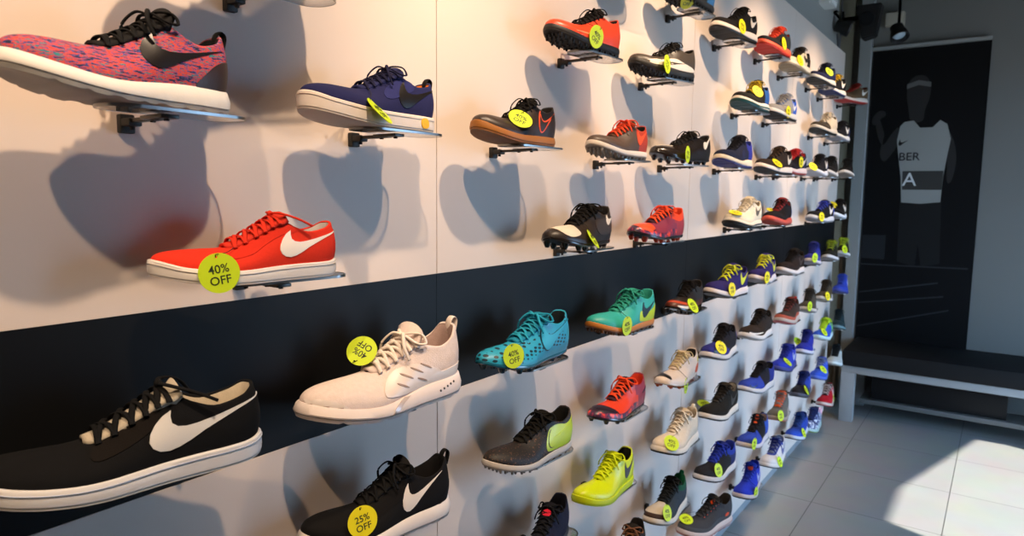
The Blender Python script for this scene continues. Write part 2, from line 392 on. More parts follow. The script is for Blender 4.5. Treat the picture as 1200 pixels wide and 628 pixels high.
STUDS = [(.13, .018), (.13, -.018), (.24, .02), (.24, -.019), (.60, .034), (.60, -.032), (.72, .038), (.72, -.038), (.85, .024), (.85, -.030), (.74, 0)]
def make_shoe(root, d, near):
    """d: spec dictionary. Builds the parts under root and returns the BVH of the upper."""
    kind = d['k']; N, Mv = {2: (112, 22), 1: (72, 14), 0: (48, 10)}[near]
    S = Shoe(kind, N, Mv); k = S.k; um = d.get('um', 'mesh' if kind in ('run', 'sock') else 'leather')
    up = d['up']; mats = [resolve(up, um)]; regs = []
    for key in ('toe', 'heel', 'low', 'eye', 'vamp', 'front', 'rear', 'collar'):
        if key in d: mats.append(resolve(d[key], d.get('um2', um))); regs.append((key, len(mats) - 1))
    def reg(t, v, sd, x):
        r = 0
        for key, i in regs:
            if key == 'toe' and t > .80 and v < .50: r = i
            elif key == 'heel' and t < .13 and v < .85: r = i
            elif key == 'low' and v < .28: r = i
            elif key == 'eye' and v > .78 and .26 < t: r = i
            elif key == 'vamp' and t > .76 and v > .3: r = i
            elif key == 'front' and x > .56: r = i
            elif key == 'rear' and x < .30: r = i
            elif key == 'collar' and v > .72 and t < .36: r = i
        return r
    bm = S.upper(reg); bmesh.ops.recalc_face_normals(bm, faces=bm.faces); bm.normal_update(); bvh = BVHTree.FromBMesh(bm)
    obj('upper', bm, mats, root, 'all')
    ln = d.get('lin', up if up[0] == '#' else '#1a1a1c')
    obj('lining', S.lining(), [M(ln, 'mesh'), M(d.get('ins', ln), 'mesh')], root)
    tg = obj('tongue', S.tongue(*((14, 8) if near else (8, 6))), resolve(d.get('ton', d.get('lin', up)), 'mesh'), root, 'all')
    obj('laces', S.laces(d.get('rows', 6 if near else 5), d.get('lr', .0027), d.get('lf', .5), d.get('bow', True), 5 if near == 2 else 3 if near else 2), M(d.get('lace', '#111111'), 'cord'), root, 'all')
    zb, zt = S.zb, S.zt; fl = k['fl']
    mid, out = d.get('mid', '#dcd6cf'), d.get('out', '#2a2826')
    if kind in ('court', 'skate'):
        so = obj('midsole', S.solid([(-.012, lambda t: zb(t) + .003), (-.002, lambda t: zb(t) + .003), (fl - .0005, lambda t: zb(t) + .0048), (fl, lambda t: zb(t) * .6 + zt(t) * .4), (fl - .0007, lambda t: zt(t) - .0018), (fl - .0025, lambda t: zt(t)), (-.008, lambda t: zt(t) - .001)]), M(mid, 'rubber'), root)
        obj('outsole', S.solid([(-.014, lambda t: zb(t)), (-.003, lambda t: zb(t)), (fl - .0015, lambda t: zb(t) + .0012), (fl - .0015, lambda t: zb(t) + .0046), (-.012, lambda t: zb(t) + .0046)]), M(out, 'rubber'), root)
        if near == 2:
            st = obj('foxing_line', S.solid([(fl - .001, lambda t: zt(t) - .0062), (fl + .0006, lambda t: zt(t) - .006), (fl + .0006, lambda t: zt(t) - .0052), (fl - .001, lambda t: zt(t) - .005)]), M(d.get('line', mid), 'rubber'), so)
    elif kind in ('run', 'sock'):
        ng = d.get('grooves', 9)
        def gz(t): return zb(t) + (.0022 if (t * ng) % 1 > .72 and .08 < t < .95 else 0)
        sp = d.get('split', .30)                                # upper foam and the lower tread
        lo = lambda t: zb(t) + .006
        so = obj('midsole', S.solid([(-.012, lambda t: zb(t) + .003), (-.002, lo), (fl, lambda t: zb(t) + .009), (fl + .0008 - .003 * 0, lambda t: zb(t) * .5 + zt(t) * .5), (fl - .003, lambda t: zt(t) - .003), (fl - .006, lambda t: zt(t)), (-.009, lambda t: zt(t) - .002)]), M(mid, 'foam'), root)
        obj('outsole', S.solid([(-.014, gz), (-.005, gz), (fl - .0025, lambda t: gz(t) + .002), (fl - .001, lambda t: zb(t) + .0075), (-.004, lambda t: zb(t) + .0085)], N=max(N, 96)), M(out, 'rubber'), root)
        if 'stripe' in d:
            obj('sole_stripe', S.solid([(fl - .002, lambda t: zb(t) * .6 + zt(t) * .4 - .002), (fl + .0014, lambda t: zb(t) * .6 + zt(t) * .4), (fl + .0012, lambda t: zb(t) * .45 + zt(t) * .55), (fl - .002, lambda t: zb(t) * .45 + zt(t) * .55 + .002)]), M(d['stripe'], 'foam'), so)
    elif kind == 'boot':
        pz = lambda t: zb(t) + .0095
        so = obj('soleplate', S.solid([(-.013, lambda t: pz(t) - .0008), (-.003, lambda t: pz(t)), (fl, lambda t: pz(t) + .002), (fl + .0006, lambda t: zt(t) - .0028), (-.002, lambda t: zt(t) + .0005), (-.01, lambda t: zt(t) - .002)]), M(d.get('mid', '#15151a'), 'gloss'), root)
        for (t, y) in STUDS:
            b2 = bmesh.new(); z = zb(t); c = foot(t, 1).y * 0 - .007 * sst(.55, 1, t)
            cyl(b2, (t*L, c + y*.86, z), (t*L, c + y*.86, z + .003), .0052, .0062, 8 if near else 6); cyl(b2, (t*L, c + y*.86, z + .0028), (t*L, c + y*.86, z + .0125), .0064, .0105, 8 if near else 6)
            obj('stud', b2, M(out, 'gloss'), so)
    elif kind == 'turf':
        ms = lambda t: zb(t) + .009
        so = obj('midsole', S.solid([(-.012, ms), (-.002, ms), (fl, lambda t: ms(t) + .002), (fl + .0008, lambda t: (ms(t) + zt(t)) / 2), (fl - .0012, lambda t: zt(t) - .001), (-.003, lambda t: zt(t)), (-.01, lambda t: zt(t) - .002)]), M(mid, 'rubber'), root)
        b2 = S.solid([(-.014, lambda t: zb(t) + .006), (-.004, lambda t: zb(t) + .006), (fl - .001, lambda t: zb(t) + .008), (fl - .001, lambda t: zb(t) + .0108), (-.01, lambda t: zb(t) + .0108)])
        for i in range(21):                                     # rubber nubs of the tread
            t = .03 + .045 * i
            if t > .97: break
            a, b = foot(t, 1).y * k['nar'], foot(t, -1).y * k['nar']; n = 4 if t < .5 else 5
            for j in range(n):
                y = a + (b - a) * ((j + .5) / n * .96 + .02 + (.03 if i % 2 else -.03)); z = zb(t)
                cyl(b2, (t*L, y, z), (t*L, y, z + .007), .0028, .0042, 6)
        obj('outsole', b2, M(out, 'rubber'), root)
    else:
        so = obj('midsole', S.solid([(-.012, lambda t: zb(t) + .004), (-.003, lambda t: zb(t) + .004), (fl, lambda t: zb(t) + .0065), (fl + .0008, lambda t: (zb(t) + zt(t)) / 2), (fl - .0012, lambda t: zt(t) - .001), (-.003, lambda t: zt(t) + .0005), (-.01, lambda t: zt(t) - .002)]), M(mid, 'rubber'), root)
        obj('outsole', S.solid([(-.014, lambda t: zb(t)), (-.005, lambda t: zb(t)), (fl - .001, lambda t: zb(t) + .0018), (fl - .0012, lambda t: zb(t) + .0062), (-.012, lambda t: zb(t) + .0062)]), M(out, 'rubber'), root)
    step = .004 if near == 2 else .007
    if 'mark' in d:
        for (c, a) in (d['mark'] if isinstance(d['mark'], list) else [d['mark']]):
            view = a[5] if len(a) > 5 else 'side'
            poly = tick_poly(*a[:5]) if len(a) >= 5 else tick_poly(*a)
            b2 = patch(bvh, poly, view, step, d.get('lift', .0012))
            if b2: obj('side_mark', b2, M(c, 'smooth'), root)
            if near and view == 'side' and d.get('both', True):
                b2 = patch(bvh, tick_poly(*a[:5]), 'med', .007, .0012)
                if b2: obj('side_mark', b2, M(c, 'smooth'), root)
    for pn, c, km, poly, view in d.get('pan', []):
        src, vw, lift = bvh, view, .0007 if pn == 'heel_counter' else .0019 if pn in ('mark_centre', 'cage_slit') else .0011
        if view in ('sole', 'tongue'):
            src = BVHTree.FromPolygons([v.co for v in (so if view == 'sole' else tg).data.vertices], [p.vertices[:] for p in (so if view == 'sole' else tg).data.polygons])
            vw, lift = ('side', .0012) if view == 'sole' else ('top', .0062)
        b2 = patch(src, round_poly(poly, 1 if len(poly) > 12 else 2), vw, step, lift)
        if b2: obj(pn, b2, resolve(c, km), root)
    if d.get('tabc'):                                           # pull tab at the heel
        x, y, z = tab(S.TL, 0); p = Vector((x*L, 0, z)); b2 = bmesh.new()
        tube(b2, smooth_path([p + Vector((.006, 0, -.014)), p + Vector((.004, 0, .004)), p + Vector((-.004, 0, .012)), p + Vector((-.011, 0, .005)), p + Vector((-.006, 0, -.016))], 5), .0065, 8, .25, side=(0, 1, 0))
        obj('heel_tab', b2, M(d['tabc'], 'canvas'), root, 'all')
    if d.get('eyelets'):
        b2 = bmesh.new()
        for i in range(6):
            p = .9 - .28 * i / 5
            e = S.edge(p, 1, .009) + Vector((0, 0, -.001))
            bmesh.ops.create_uvsphere(b2, u_segments=8, v_segments=4, radius=.0028, matrix=Matrix.Translation(e) @ Matrix.Diagonal((1, 1, .45, 1)))
        obj('eyelets', b2, M(d['eyelets'], 'smooth'), root)
    return S, bvh
# ------------------------------------------------------------------ the shoes on the wall
# key, label, category, specification
W_, K_ = '#ded6cd', '#121213'
SH = [
 ('knit', 'multicoloured red and blue knit running shoe with black tick and thick white sole', 'sneaker', dict(k='run', up='knit', um='mesh', lin='#131214', ton='#151416', mid='#dcd6d0', out='#a9a49e', lace='#0e0e10', tabc='#101012', lr=.0032, split=1, mark=('#171214', (.50, .06, .165, .18, .0)), pan=[('heel_counter', '#33211c', 'leather', [(-.03, .1), (.27, .1), (.20, .17), (.1, .25), (-.03, .27)], 'side')])),
 ('skate', 'navy blue skate shoe with orange lining and black tick, on the top left shelf', 'sneaker', dict(k='skate', up='#23254f', um='suede', lin='#d9741c', ton='#262a57', mid='#dcd0c8', out='#b9aea6', lace='#191a38', tabc='#121216', mark=('#17120f', (.40, -.02, .125, .19, .02)), pan=[('eyestay', '#2c2f63', 'suede', [(.36, .20), (.50, .16), (.52, .20), (.40, .29), (.28, .31), (.22, .26)], 'side'), ('sticker', '#e8b21c', 'paper', [(.13, .02), (.21, .02), (.21, .085), (.13, .085)], 'sole')])),
 ('redcourt', 'plain red canvas low-top sneaker with big white tick and white sole', 'sneaker', dict(k='court', up='#cf2f1c', um='canvas', lin='#b9b2b0', ton='#c73020', mid='#d9d2cd', out='#c9c0ba', lace='#cf2f1c', lr=.0036, lf=.35, bow='ends', eyelets='#a82415', line='#cfc6c0', mark=('#e4dcd6', (.39, -.03, .125, .165, .015)), pan=[('eyestay', '#c72b19', 'canvas', [(.66, .13), (.62, .165), (.36, .30), (.27, .285), (.28, .26), (.36, .255), (.48, .19), (.54, .15)], 'side'), ('heel_stripe', '#c22a18', 'canvas', [(-.02, .1), (.035, .1), (.03, .27), (-.02, .3)], 'side')])),
 ('blackcourt', 'black canvas low-top sneaker with white tick, cream lining and thick white sole', 'sneaker', dict(k='court', up='#0e0e10', um='suede', lin='#c9bda9', ton='#b5aa98', mid='#d5d2d2', out='#c0bcb8', lace='#0c0c0e', lr=.0034, lf=.35, bow='ends', line='#aab2c6', mark=('#cfccc9', (.45, -.02, .125, .165, .02)), collar='#101012', pan=[('eyestay', '#14100e', 'suede', [(.46, .19), (.62, .13), (.65, .165), (.50, .25), (.40, .285), (.40, .25)], 'side')])),
 ('sock', 'plain off-white running shoe with stretchy sock upper, rope laces and tall sculpted sole', 'sneaker', dict(k='sock', up='#d3c2bc', um='mesh', lin='#a88f88', ton='#d0beb8', mid='#d9cbc6', out='#c9bbb4', lace='#ddd0c6', tabc='#d8cac2', lr=.0034, lf=.9, split=1, pan=[('toe_cap', '#ddd1cc', 'gloss', [(.78, .05), (1.05, .05), (1.05, .16), (.95, .168), (.86, .135)], 'side'), ('cage', '#d9cbc4', 'smooth', [(.62, .105), (.64, .145), (.53, .22), (.47, .235), (.40, .245), (.27, .205), (.20, .16), (.22, .11)], 'side'), ('cage_slit', '#9c877f', 'mesh', [(0.500, 0.211), (0.497, 0.199), (0.430, 0.168), (0.430, 0.178)], 'side'), ('cage_slit', '#9c877f', 'mesh', [(0.430, 0.231), (0.427, 0.219), (0.355, 0.184), (0.355, 0.194)], 'side'), ('cage_slit', '#9c877f', 'mesh', [(0.360, 0.241), (0.357, 0.229), (0.290, 0.196), (0.290, 0.206)], 'side'), ('cage_slit', '#9c877f', 'mesh', [(0.540, 0.171), (0.537, 0.159), (0.470, 0.131), (0.470, 0.141)], 'side'), ('cage_slit', '#9c877f', 'mesh', [(0.400, 0.174), (0.397, 0.162), (0.330, 0.138), (0.330, 0.148)], 'side'), ('side_mark', '#b7a8a2', 'gloss', [(.62, .03), (.59, .065), (.50, .10), (.36, .118), (.50, .085), (.575, .045), (.60, .02)], 'sole'), ('heel_clip', '#e0d5cf', 'gloss', [(-.02, .105), (.46, .10), (.40, .135), (.28, .165), (.14, .17), (-.02, .19)], 'side'), ('sole_vent', '#2a2422', 'rubber', [(.115, .085), (.125, .085), (.125, .097), (.115, .097)], 'sole'), ('sole_vent', '#2a2422', 'rubber', [(.145, .079), (.155, .079), (.155, .091), (.145, .091)], 'sole'), ('sole_vent', '#2a2422', 'rubber', [(.175, .073), (.185, .073), (.185, .085), (.175, .085)], 'sole'), ('sole_vent', '#2a2422', 'rubber', [(.205, .067), (.215, .067), (.215, .079), (.205, .079)], 'sole'), ('sole_vent', '#2a2422', 'rubber', [(.235, .061), (.245, .061), (.245, .073), (.235, .073)], 'sole')])),
 ('blackrun', 'plain black mesh running shoe with white tick, beige insole and white sole', 'sneaker', dict(k='run', up='#0e0d0f', um='canvas', lin='#121113', ins='#a08c74', ton='#100f11', mid='#d4cbc6', out='#c4bab4', lace='#0b0b0d', mark=('#dbd2cb', (.41, .09, .145, .185, .03)), split=1, tabc='#0d0d0f', pan=[('eyestay', '#100f11', 'suede', [(.66, .155), (.62, .19), (.38, .315), (.26, .29), (.30, .265), (.50, .205), (.58, .165)], 'side'), ('heel_counter', '#131114', 'suede', [(-.02, .1), (.16, .11), (.10, .17), (.05, .22), (-.02, .24)], 'side')])),
 ('gumboot', 'black leather indoor football shoe with caramel gum sole and orange outlined tick', 'football shoe', dict(k='indoor', up='#2c201a', um='leather', lin='#0f0d0d', ton='#100d0c', mid='#9a5f22', out='#7d4a18', lace='#0c0a0a', outline='#e2532c', collar='#17110f', mark=('#e2532c', (.34, .05, .10, .22, .02)), pan=[('mark_centre', '#2c201a', 'leather', inset(tick_poly(.34, .05, .10, .22, .02), .011), 'side')])),
 ('redturf', 'coral red turf football shoe with chunky black studded sole and black laces', 'football shoe', dict(k='turf', up='#e2492b', um='smooth', lin='#161213', ton='#1a1415', mid='#191618', out='#131113', lace='#121012', pan=[('foxing', '#d98a63', 'smooth', [(.40, .10), (.80, .115), (.80, .125), (.40, .125)], 'side')])),
 ('greyturf', 'dark grey and white turf football shoe with black studded sole', 'football shoe', dict(k='turf', up='#40372f', um='leather', lin='#15120f', ton='#1a1613', mid='#15130f', out='#12100e', lace='#0f0d0c', pan=[('side_panel', '#d9cdbf', 'smooth', [(.99, .11), (.80, .16), (.60, .17), (.44, .21), (.30, .17), (.04, .12), (.1, .085), (.5, .09)], 'side')], mark=('#3a322b', (.62, .20, .12, .09, -.02)))),
 ('cuttop', 'black football shoe with blue heel, cut off by the top edge beside the ceiling', 'football shoe', dict(k='turf', up='#16181a', rear='#28598c', mid='#14161a', out='#101114', lace='#101114', lin='#111111')),
 ('trail', 'black trail running shoe seen from below with lugged black tread and white midsole', 'sneaker', dict(k='run', up='#171413', lin='#100e0e', mid='#d8c9bb', out='#14110f', lace='#120f0f', mark=('#d9d0c6', (.30, .03, .17, .16, .02)), grooves=16)),
 ('redsole', 'black and red running shoe with bright red outsole on the top row', 'sneaker', dict(k='run', up='#161416', lin='#9c2a1c', ton='#a6301e', mid='#d9502f', out='#bf2718', lace='#c23a22', rear='#20242a')),
 ('whitebig', 'white running shoe with black patches and yellow tag on the top row', 'sneaker', dict(k='run', up='#c9b99c', lin='#1a1614', ton='#2b2420', mid='#d6c7ad', out='#8f8068', lace='#1b1716', rear='#2c2724', mark=('#191614', (.45, .05, .16, .16, .0)))),
 ('navytop', 'dark navy running shoe with green tag on the top row near the wall end', 'sneaker', dict(k='run', up='#151a3c', lin='#101226', mid='#cfc6bb', out='#171719', lace='#10132e')),
 ('blackwhitetop', 'black running shoe with white tick and yellow lace dash, top row by wall end', 'sneaker', dict(k='run', up='#121114', lin='#0e0d10', mid='#d9cfc4', out='#1c2a5a', lace='#d8b021', mark=('#e2dace', (.38, .04, .15, .17, .02)))),
 ('brownred', 'olive brown running shoe with red and white sole poking past the wall edge', 'sneaker', dict(k='run', up='#5a4630', lin='#7a2a20', ton='#8c2b20', mid='#d5c8bc', out='#a32a26', lace='#8c2b20', mark=('#d9cfc2', (.30, .02, .16, .16, .02)))),
 ('greyorange', 'grey turf football shoe with orange-red laces, orange tick and white sole', 'football shoe', dict(k='turf', up='#51423a', um='leather', rear='#a5351f', lin='#17120f', ton='#5b3a2b', mid='#dccfc3', out='#8f857c', lace='#e2492b', lr=.0032, mark=('#e8512f', (.32, .04, .14, .19, .02)))),
 ('brownboot', 'glossy black football boot with white tick and lime tag on the upper row', 'football boot', dict(k='boot', up='#201916', um='gloss', lin='#100d0c', ton='#121010', mid='#16110f', out='#14100e', lace='#100d0d', mark=('#dcd2c6', (.22, -.02, .16, .14, .1)), pan=[('side_mark', '#d8c9b4', 'smooth', [(.70, .045), (.86, .02), (.95, -.01), (.92, -.05), (.84, -.02), (.72, .02)], 'top')])),
 ('navyrun', 'navy and black running shoe with purple-blue heel and pale sole on the upper row', 'sneaker', dict(k='run', up='#1c1f36', lin='#23307a', ton='#131320', mid='#d8c7b0', out='#2f2f78', lace='#12121a', rear='#2a2f86', pan=[('side_panel', '#1f2444', 'mesh', [(.62, .11), (.48, .24), (.40, .25), (.5, .11)], 'side')])),
 ('goldtag', 'black brown running shoe with speckled laces and big yellow tag on the upper row', 'sneaker', dict(k='run', up='#2a1f19', lin='#15100e', mid='#dccabd', out='#191413', lace='#4a382b', mark=('#dccfc0', (.28, .04, .15, .17, .02)))),
 ('redaccent', 'black running shoe with red collar accents half hidden behind its neighbour', 'sneaker', dict(k='run', up='#16131a', lin='#a3262a', mid='#d9c4c0', out='#b04440', lace='#b3282a', mark=('#d5c8c0', (.34, .05, .15, .17, .02)), rear='#1d2438')),
 ('blackblue', 'black running shoe with white tick, blue heel patch and small yellow tag', 'sneaker', dict(k='run', up='#0f0f16', lin='#101018', mid='#c9c9cf', out='#9d9ea6', lace='#0e0e14', mark=('#e2dcd4', (.36, .05, .15, .19, .02)), heel='#2f50c0')),
 ('blackhid', 'plain black running shoe squeezed second from the wall end in the upper row', 'sneaker', dict(k='run', up='#131112', lin='#0e0d0d', mid='#c6c0bc', out='#8f8a86', lace='#101010')),
 ('blackend', 'all black running shoe with tall heel tab, last in the upper row', 'sneaker', dict(k='run', up='#100f10', lin='#0c0c0c', mid='#c9c4c0', out='#77716c', lace='#0d0d0d', tabc='#0d0d0d')),
 ('teal', 'black and blue running shoe with dark teal sole and yellow tag', 'sneaker', dict(k='run', up='#171512', lin='#14130f', mid='#d2c4b6', out='#124246', lace='#b5951d', rear='#22508e', stripe='#17504e')),
 ('greyblue', 'silver grey running shoe with blue heel and yellow tag', 'sneaker', dict(k='run', up='#8a8784', lin='#5d6a88', mid='#ccc4bc', out='#1b1714', lace='#9d9a96', rear='#3058b0', mark=('#d7d3cd', (.30, .04, .16, .15, .02)))),
 ('whiteblack', 'cream running shoe with black toe on the short middle row', 'sneaker', dict(k='run', up='#c4b39a', lin='#8b7e6c', mid='#c4b8a8', out='#191613', lace='#d0c2ab', toe='#17130f', front='#3a322a')),
 ('whitetick', 'black running shoe with white tick and blue heel ending the short middle row', 'sneaker', dict(k='run', up='#12121a', lin='#0f0f14', mid='#d3cfcb', out='#7f818c', lace='#101016', mark=('#e2dcd4', (.42, .05, .15, .19, .02)), heel='#2f50c0')),
 ('whitetoe', 'black football boot with white forefoot and white tick just above the black stripe', 'football boot', dict(k='boot', up='#2b2019', um='leather', lin='#161111', ton='#120e0d', mid='#1b1613', out='#1c1815', lace='#0d0b0b', lr=.0032, mark=('#e0d3c4', (.20, -.03, .19, .11, .0)), low='#241b17', pan=[('vamp', '#dccdb9', 'smooth', [(.66, .10), (.75, .125), (.86, .11), (.93, .05), (.92, -.06), (.84, -.12), (.72, -.14), (.66, -.1)], 'top'), ('side_panel', '#3a2f28', 'leather', [(.02, .12), (.40, .11), (.42, .24), (.2, .25), (.02, .28)], 'side')])),
 ('orangepurple', 'orange and purple football boot with orange studs just above the black stripe', 'football boot', dict(k='boot', up='#7d2f45', um='smooth', lin='#cf3b20', ton='#3a1f2d', mid='#1f1a22', out='#cf3a22', lace='#e84f2b', lr=.0032, low='purpleprint', toe='#231c24', collar='#e0451f', rear='#9a3440', pan=[('vamp', '#e84a27', 'smooth', [(.70, .09), (.82, .12), (.93, .07), (.95, -.03), (.85, -.12), (.72, -.12)], 'top')])),
 ('whiterun', 'white running shoe with black outsole and yellow tag above the black stripe', 'sneaker', dict(k='run', up='#d8cab2', lin='#8d8068', mid='#d9cbb6', out='#14110f', lace='#d3c6b0', eye='#d9cdb9', stripe='#1a1613', ton='#b9ab93', mark=('#55504a', (.36, .06, .17, .15, .02)))),
 ('redmid', 'black running shoe with coral red midsole above the black stripe', 'sneaker', dict(k='run', up='#1b1517', lin='#8c2c2c', mid='#c7503f', out='#b2402f', lace='#1a1416', heel='#36308a', collar='#171218')),
 ('trickle', 'black running shoe with white tick and low yellow tag, last but one above the stripe', 'sneaker', dict(k='run', up='#14141a', lin='#101016', mid='#c7c8ce', out='#8b8d95', lace='#3a46b0', mark=('#e2dcd4', (.36, .05, .15, .2, .02)), heel='#2f50c0')),
 ('lastabove', 'black running shoe with white sole and tick, last above the stripe', 'sneaker', dict(k='run', up='#101014', lin='#0d0d10', mid='#cfd3da', out='#9fa4ad', lace='#0f0f12', mark=('#e2dfda', (.45, .05, .15, .2, .02)))),
 ('fish', 'sky blue football boot with black latticed upper and round lime tag', 'football boot', dict(k='boot', up='fish', um='smooth', lin='#0f1b22', ins='#b6a79b', ton='#1b7f9f', mid='#1a5f78', out='#123c50', lace='#2595b4', lr=.0034, lf=.35, heel='#2da0c2', front='fish', toe='#2795b8', low='#2389aa', eye='#2b9dc0', pan=[('side_mark', '#123440', 'smooth', tick_poly(.455, .005, .105, .225, .02), 'side'), ('mark_centre', '#2fa4c6', 'smooth', tick_poly(.445, .03, .113, .205, .018), 'side'), ('heel_counter', '#2fa2c4', 'smooth', [(-.02, .08), (.10, .08), (.03, .2), (.02, .33), (-.02, .33)], 'side')])),
 ('tealgum', 'turquoise indoor football shoe with caramel gum sole and lime heel', 'football shoe', dict(k='turf', up='#2b9c94', um='leather', lin='#2b8f80', ins='#c9bba0', ton='#2a8c7c', mid='#b5702c', out='#7b4a1f', lace='#237f70', lr=.0032, pan=[('heel_counter', '#b9cf2a', 'smooth', [(-.02, .08), (.38, .09), (.40, .13), (.36, .21), (.28, .15), (.10, .2), (-.02, .25)], 'side'), ('side_mark', '#17222c', 'smooth', tick_poly(.34, .03, .12, .17, .02), 'side')])),
 ('firered', 'black football boot with red-orange toe cut by a white tick, on the black stripe', 'football boot', dict(k='boot', up='#231b17', um='leather', lin='#141011', ton='#141011', mid='#17120f', out='#1a1412', lace='#0f0c0c', toe='#b84426', low='#5a2a1c', pan=[('side_mark', '#dccdb9', 'smooth', [(.66, .10), (.80, .085), (.95, .12), (.96, .15), (.82, .115), (.66, .13)], 'side')])),
 ('navyyellow', 'purple navy running shoe with yellow laces and yellow tick, nearer of the two', 'sneaker', dict(k='run', up='#28205c', lin='#2c2464', mid='#cfc5c4', out='#3f3a3c', lace='#c9cf2e', lr=.0034, mark=('#c9cf2e', (.34, .04, .15, .19, .02)))),
 ('navyyellowfar', 'purple navy running shoe with yellow laces and yellow tick, farther of the two', 'sneaker', dict(k='run', up='#28205c', lin='#2c2464', mid='#cfc5c4', out='#8d8588', lace='#c9cf2e', lr=.0034, mark=('#c9cf2e', (.34, .04, .15, .19, .02)))),
 ('brownstripe', 'black-brown running shoe with white sole, in front of the black stripe', 'sneaker', dict(k='run', up='#251b18', lin='#15100f', mid='#d4c9c4', out='#9a918d', lace='#1a1412', mark=('#3c302b', (.42, .05, .15, .17, .02)))),
 ('bluestripe', 'royal blue running shoe with oval lime tag in front of the black stripe', 'sneaker', dict(k='run', up='#232a80', lin='#1d2362', mid='#bdb9c6', out='#76747f', lace='#1c2468')),
 ('limeblack', 'black running shoe with lime patches in front of the stripe, second from wall end', 'sneaker', dict(k='run', up='#1a1c17', lin='#15160f', mid='#c3c4c8', out='#7b7c80', lace='#869a26', rear='#4c5a1e')),
 ('limeend', 'black and bright lime running shoe in front of the stripe, last at the wall end', 'sneaker', dict(k='run', up='#1a1d1a', lin='#12140f', mid='#c9cbd0', out='#8a8c90', lace='#9ab52a', rear='#8fae25')),
 ('bluetoe', 'black running shoe with blue toe, white sole and yellow tag', 'sneaker', dict(k='run', up='#1d1a20', lin='#121116', mid='#c9c2bf', out='#5d5a5c', lace='#141216', toe='#2a2b86', heel='#2b3aa0', front='#292b78', mark=('#16141c', (.95, .72, .12, .10, .0)))),
 ('browntick', 'dark brown running shoe with thin white tick along the toe and white sole', 'sneaker', dict(k='run', up='#2a211c', lin='#18130f', mid='#c9c3bf', out='#8f8a86', lace='#1c1613', pan=[('side_mark', '#ded4ca', 'smooth', [(.96, .15), (.93, .13), (.62, .12), (.62, .135), (.90, .15), (.955, .18)], 'side')])),
 ('brownred2', 'brown running shoe with coral sole stripe and red collar tab below the stripe', 'sneaker', dict(k='run', up='#382b26', lin='#5f2a24', mid='#a89c94', out='#9d3a3a', lace='#2a1f1c', low='#a3503f', tabc='#a3281f')),
 ('greymid', 'charcoal running shoe with lime tag below the stripe, behind the coral-striped one', 'sneaker', dict(k='run', up='#3c3833', lin='#24211f', mid='#aaa6a4', out='#7b7875', lace='#2a2724')),
 ('taupe', 'taupe running shoe with tall yellow tag, below the stripe by the wall end', 'sneaker', dict(k='run', up='#40392f', lin='#26221d', mid='#b4b0ac', out='#75726e', lace='#2b2620')),
 ('bluehang', 'bright blue running shoe past the wall end, just under the black stripe', 'sneaker', dict(k='run', up='#2a3fa8', lin='#203084', mid='#2a3a94', out='#28346f', lace='#3850b8', mark=('#b9c4dc', (.40, .08, .15, .16, .02)))),
 ('whiteboot', 'white football boot with big black tick on the toe and orange studs', 'football boot', dict(k='boot', up='#cdbcae', um='leather', lin='#1d1917', ins='#9c8a78', ton='#c2b09f', mid='#c7b6a8', out='#c2542c', lace='#c6b38a', pan=[('side_mark', '#191617', 'smooth', [(.64, -.15), (.80, -.165), (.92, -.11), (.945, -.01), (.91, .08), (.87, .07), (.87, -.02), (.80, -.07), (.68, -.09)], 'top'), ('heel_counter', '#c6552c', 'smooth', [(.02, .085), (.24, .085), (.2, .17), (.06, .2)], 'side'), ('heel_stripe', '#c2b63a', 'smooth', [(-.02, .22), (.12, .2), (.1, .26), (-.02, .28)], 'side')])),
 ('bluetoelow', 'black running shoe with broad royal blue toe and pale sole, no tag', 'sneaker', dict(k='run', up='#1c1a22', lin='#131218', mid='#bcb8b8', out='#6b696b', lace='#151319', toe='#2b3f9c', front='#2a3c94', rear='#232c74', mark=('#171a3a', (.95, .72, .11, .09, .0)))),
 ('royal', 'royal blue running shoe with slim yellow tag, larger one, in the lower rows', 'sneaker', dict(k='run', up='#2533a0', lin='#1b247a', mid='#2a3178', out='#23284f', lace='#1d2886', mark=('#9fa8c4', (.40, .06, .15, .17, .02)))),
 ('royalfar', 'deep blue running shoe with white sole behind the larger royal blue shoe', 'sneaker', dict(k='run', up='#20298c', lin='#161c60', mid='#b3b5c2', out='#565866', lace='#18206c')),
 ('bluelime', 'bright blue running shoe with lime laces and lime collar', 'sneaker', dict(k='run', up='#2749ac', lin='#84a72c', ton='#9cc22c', mid='#a9c7cf', out='#9aa8ac', lace='#a6cc2c', lr=.004, vamp='#2b52b4', rear='#5f9a58')),
 ('tealfar', 'dark teal running shoe at the wall end under the bright blue shoe', 'sneaker', dict(k='run', up='#1e3238', lin='#18262b', mid='#54747c', out='#2e474e', lace='#182429')),
 ('orangeboot', 'orange-red football boot with dark purple tick on the toe, alone below the stripe', 'football boot', dict(k='boot', up='#d63c20', um='smooth', lin='#c7351d', ton='#3d1f2a', mid='#1c1722', out='#1d1820', lace='#e04a26', lr=.0032, low='purpleprint', toe='#271b2a', eye='#d23c22', rear='#8c2e40', pan=[('side_mark', '#241a2a', 'smooth', [(.72, .14), (.80, .10), (.93, .02), (.90, -.08), (.82, -.12), (.84, -.02), (.78, .07)], 'top'), ('heel_mark', '#241a30', 'smooth', [(-.02, .225), (.12, .19), (.20, .185), (.1, .215), (-.02, .245)], 'side')])),
 ('whitelow', 'cream white running shoe with black toe bumper and lime tag in the lower rows', 'sneaker', dict(k='run', up='#cfc0ac', lin='#a9987f', mid='#cfc3b4', out='#15130f', lace='#d4c7b4', lr=.0034, ton='#c6b7a2', tabc='#cfc3b0', heel='#b3a9a0', pan=[('toe_bumper', '#15130f', 'rubber', [(.98, .08), (1.05, .08), (1.05, .15), (.985, .15), (.975, .11)], 'side')])),
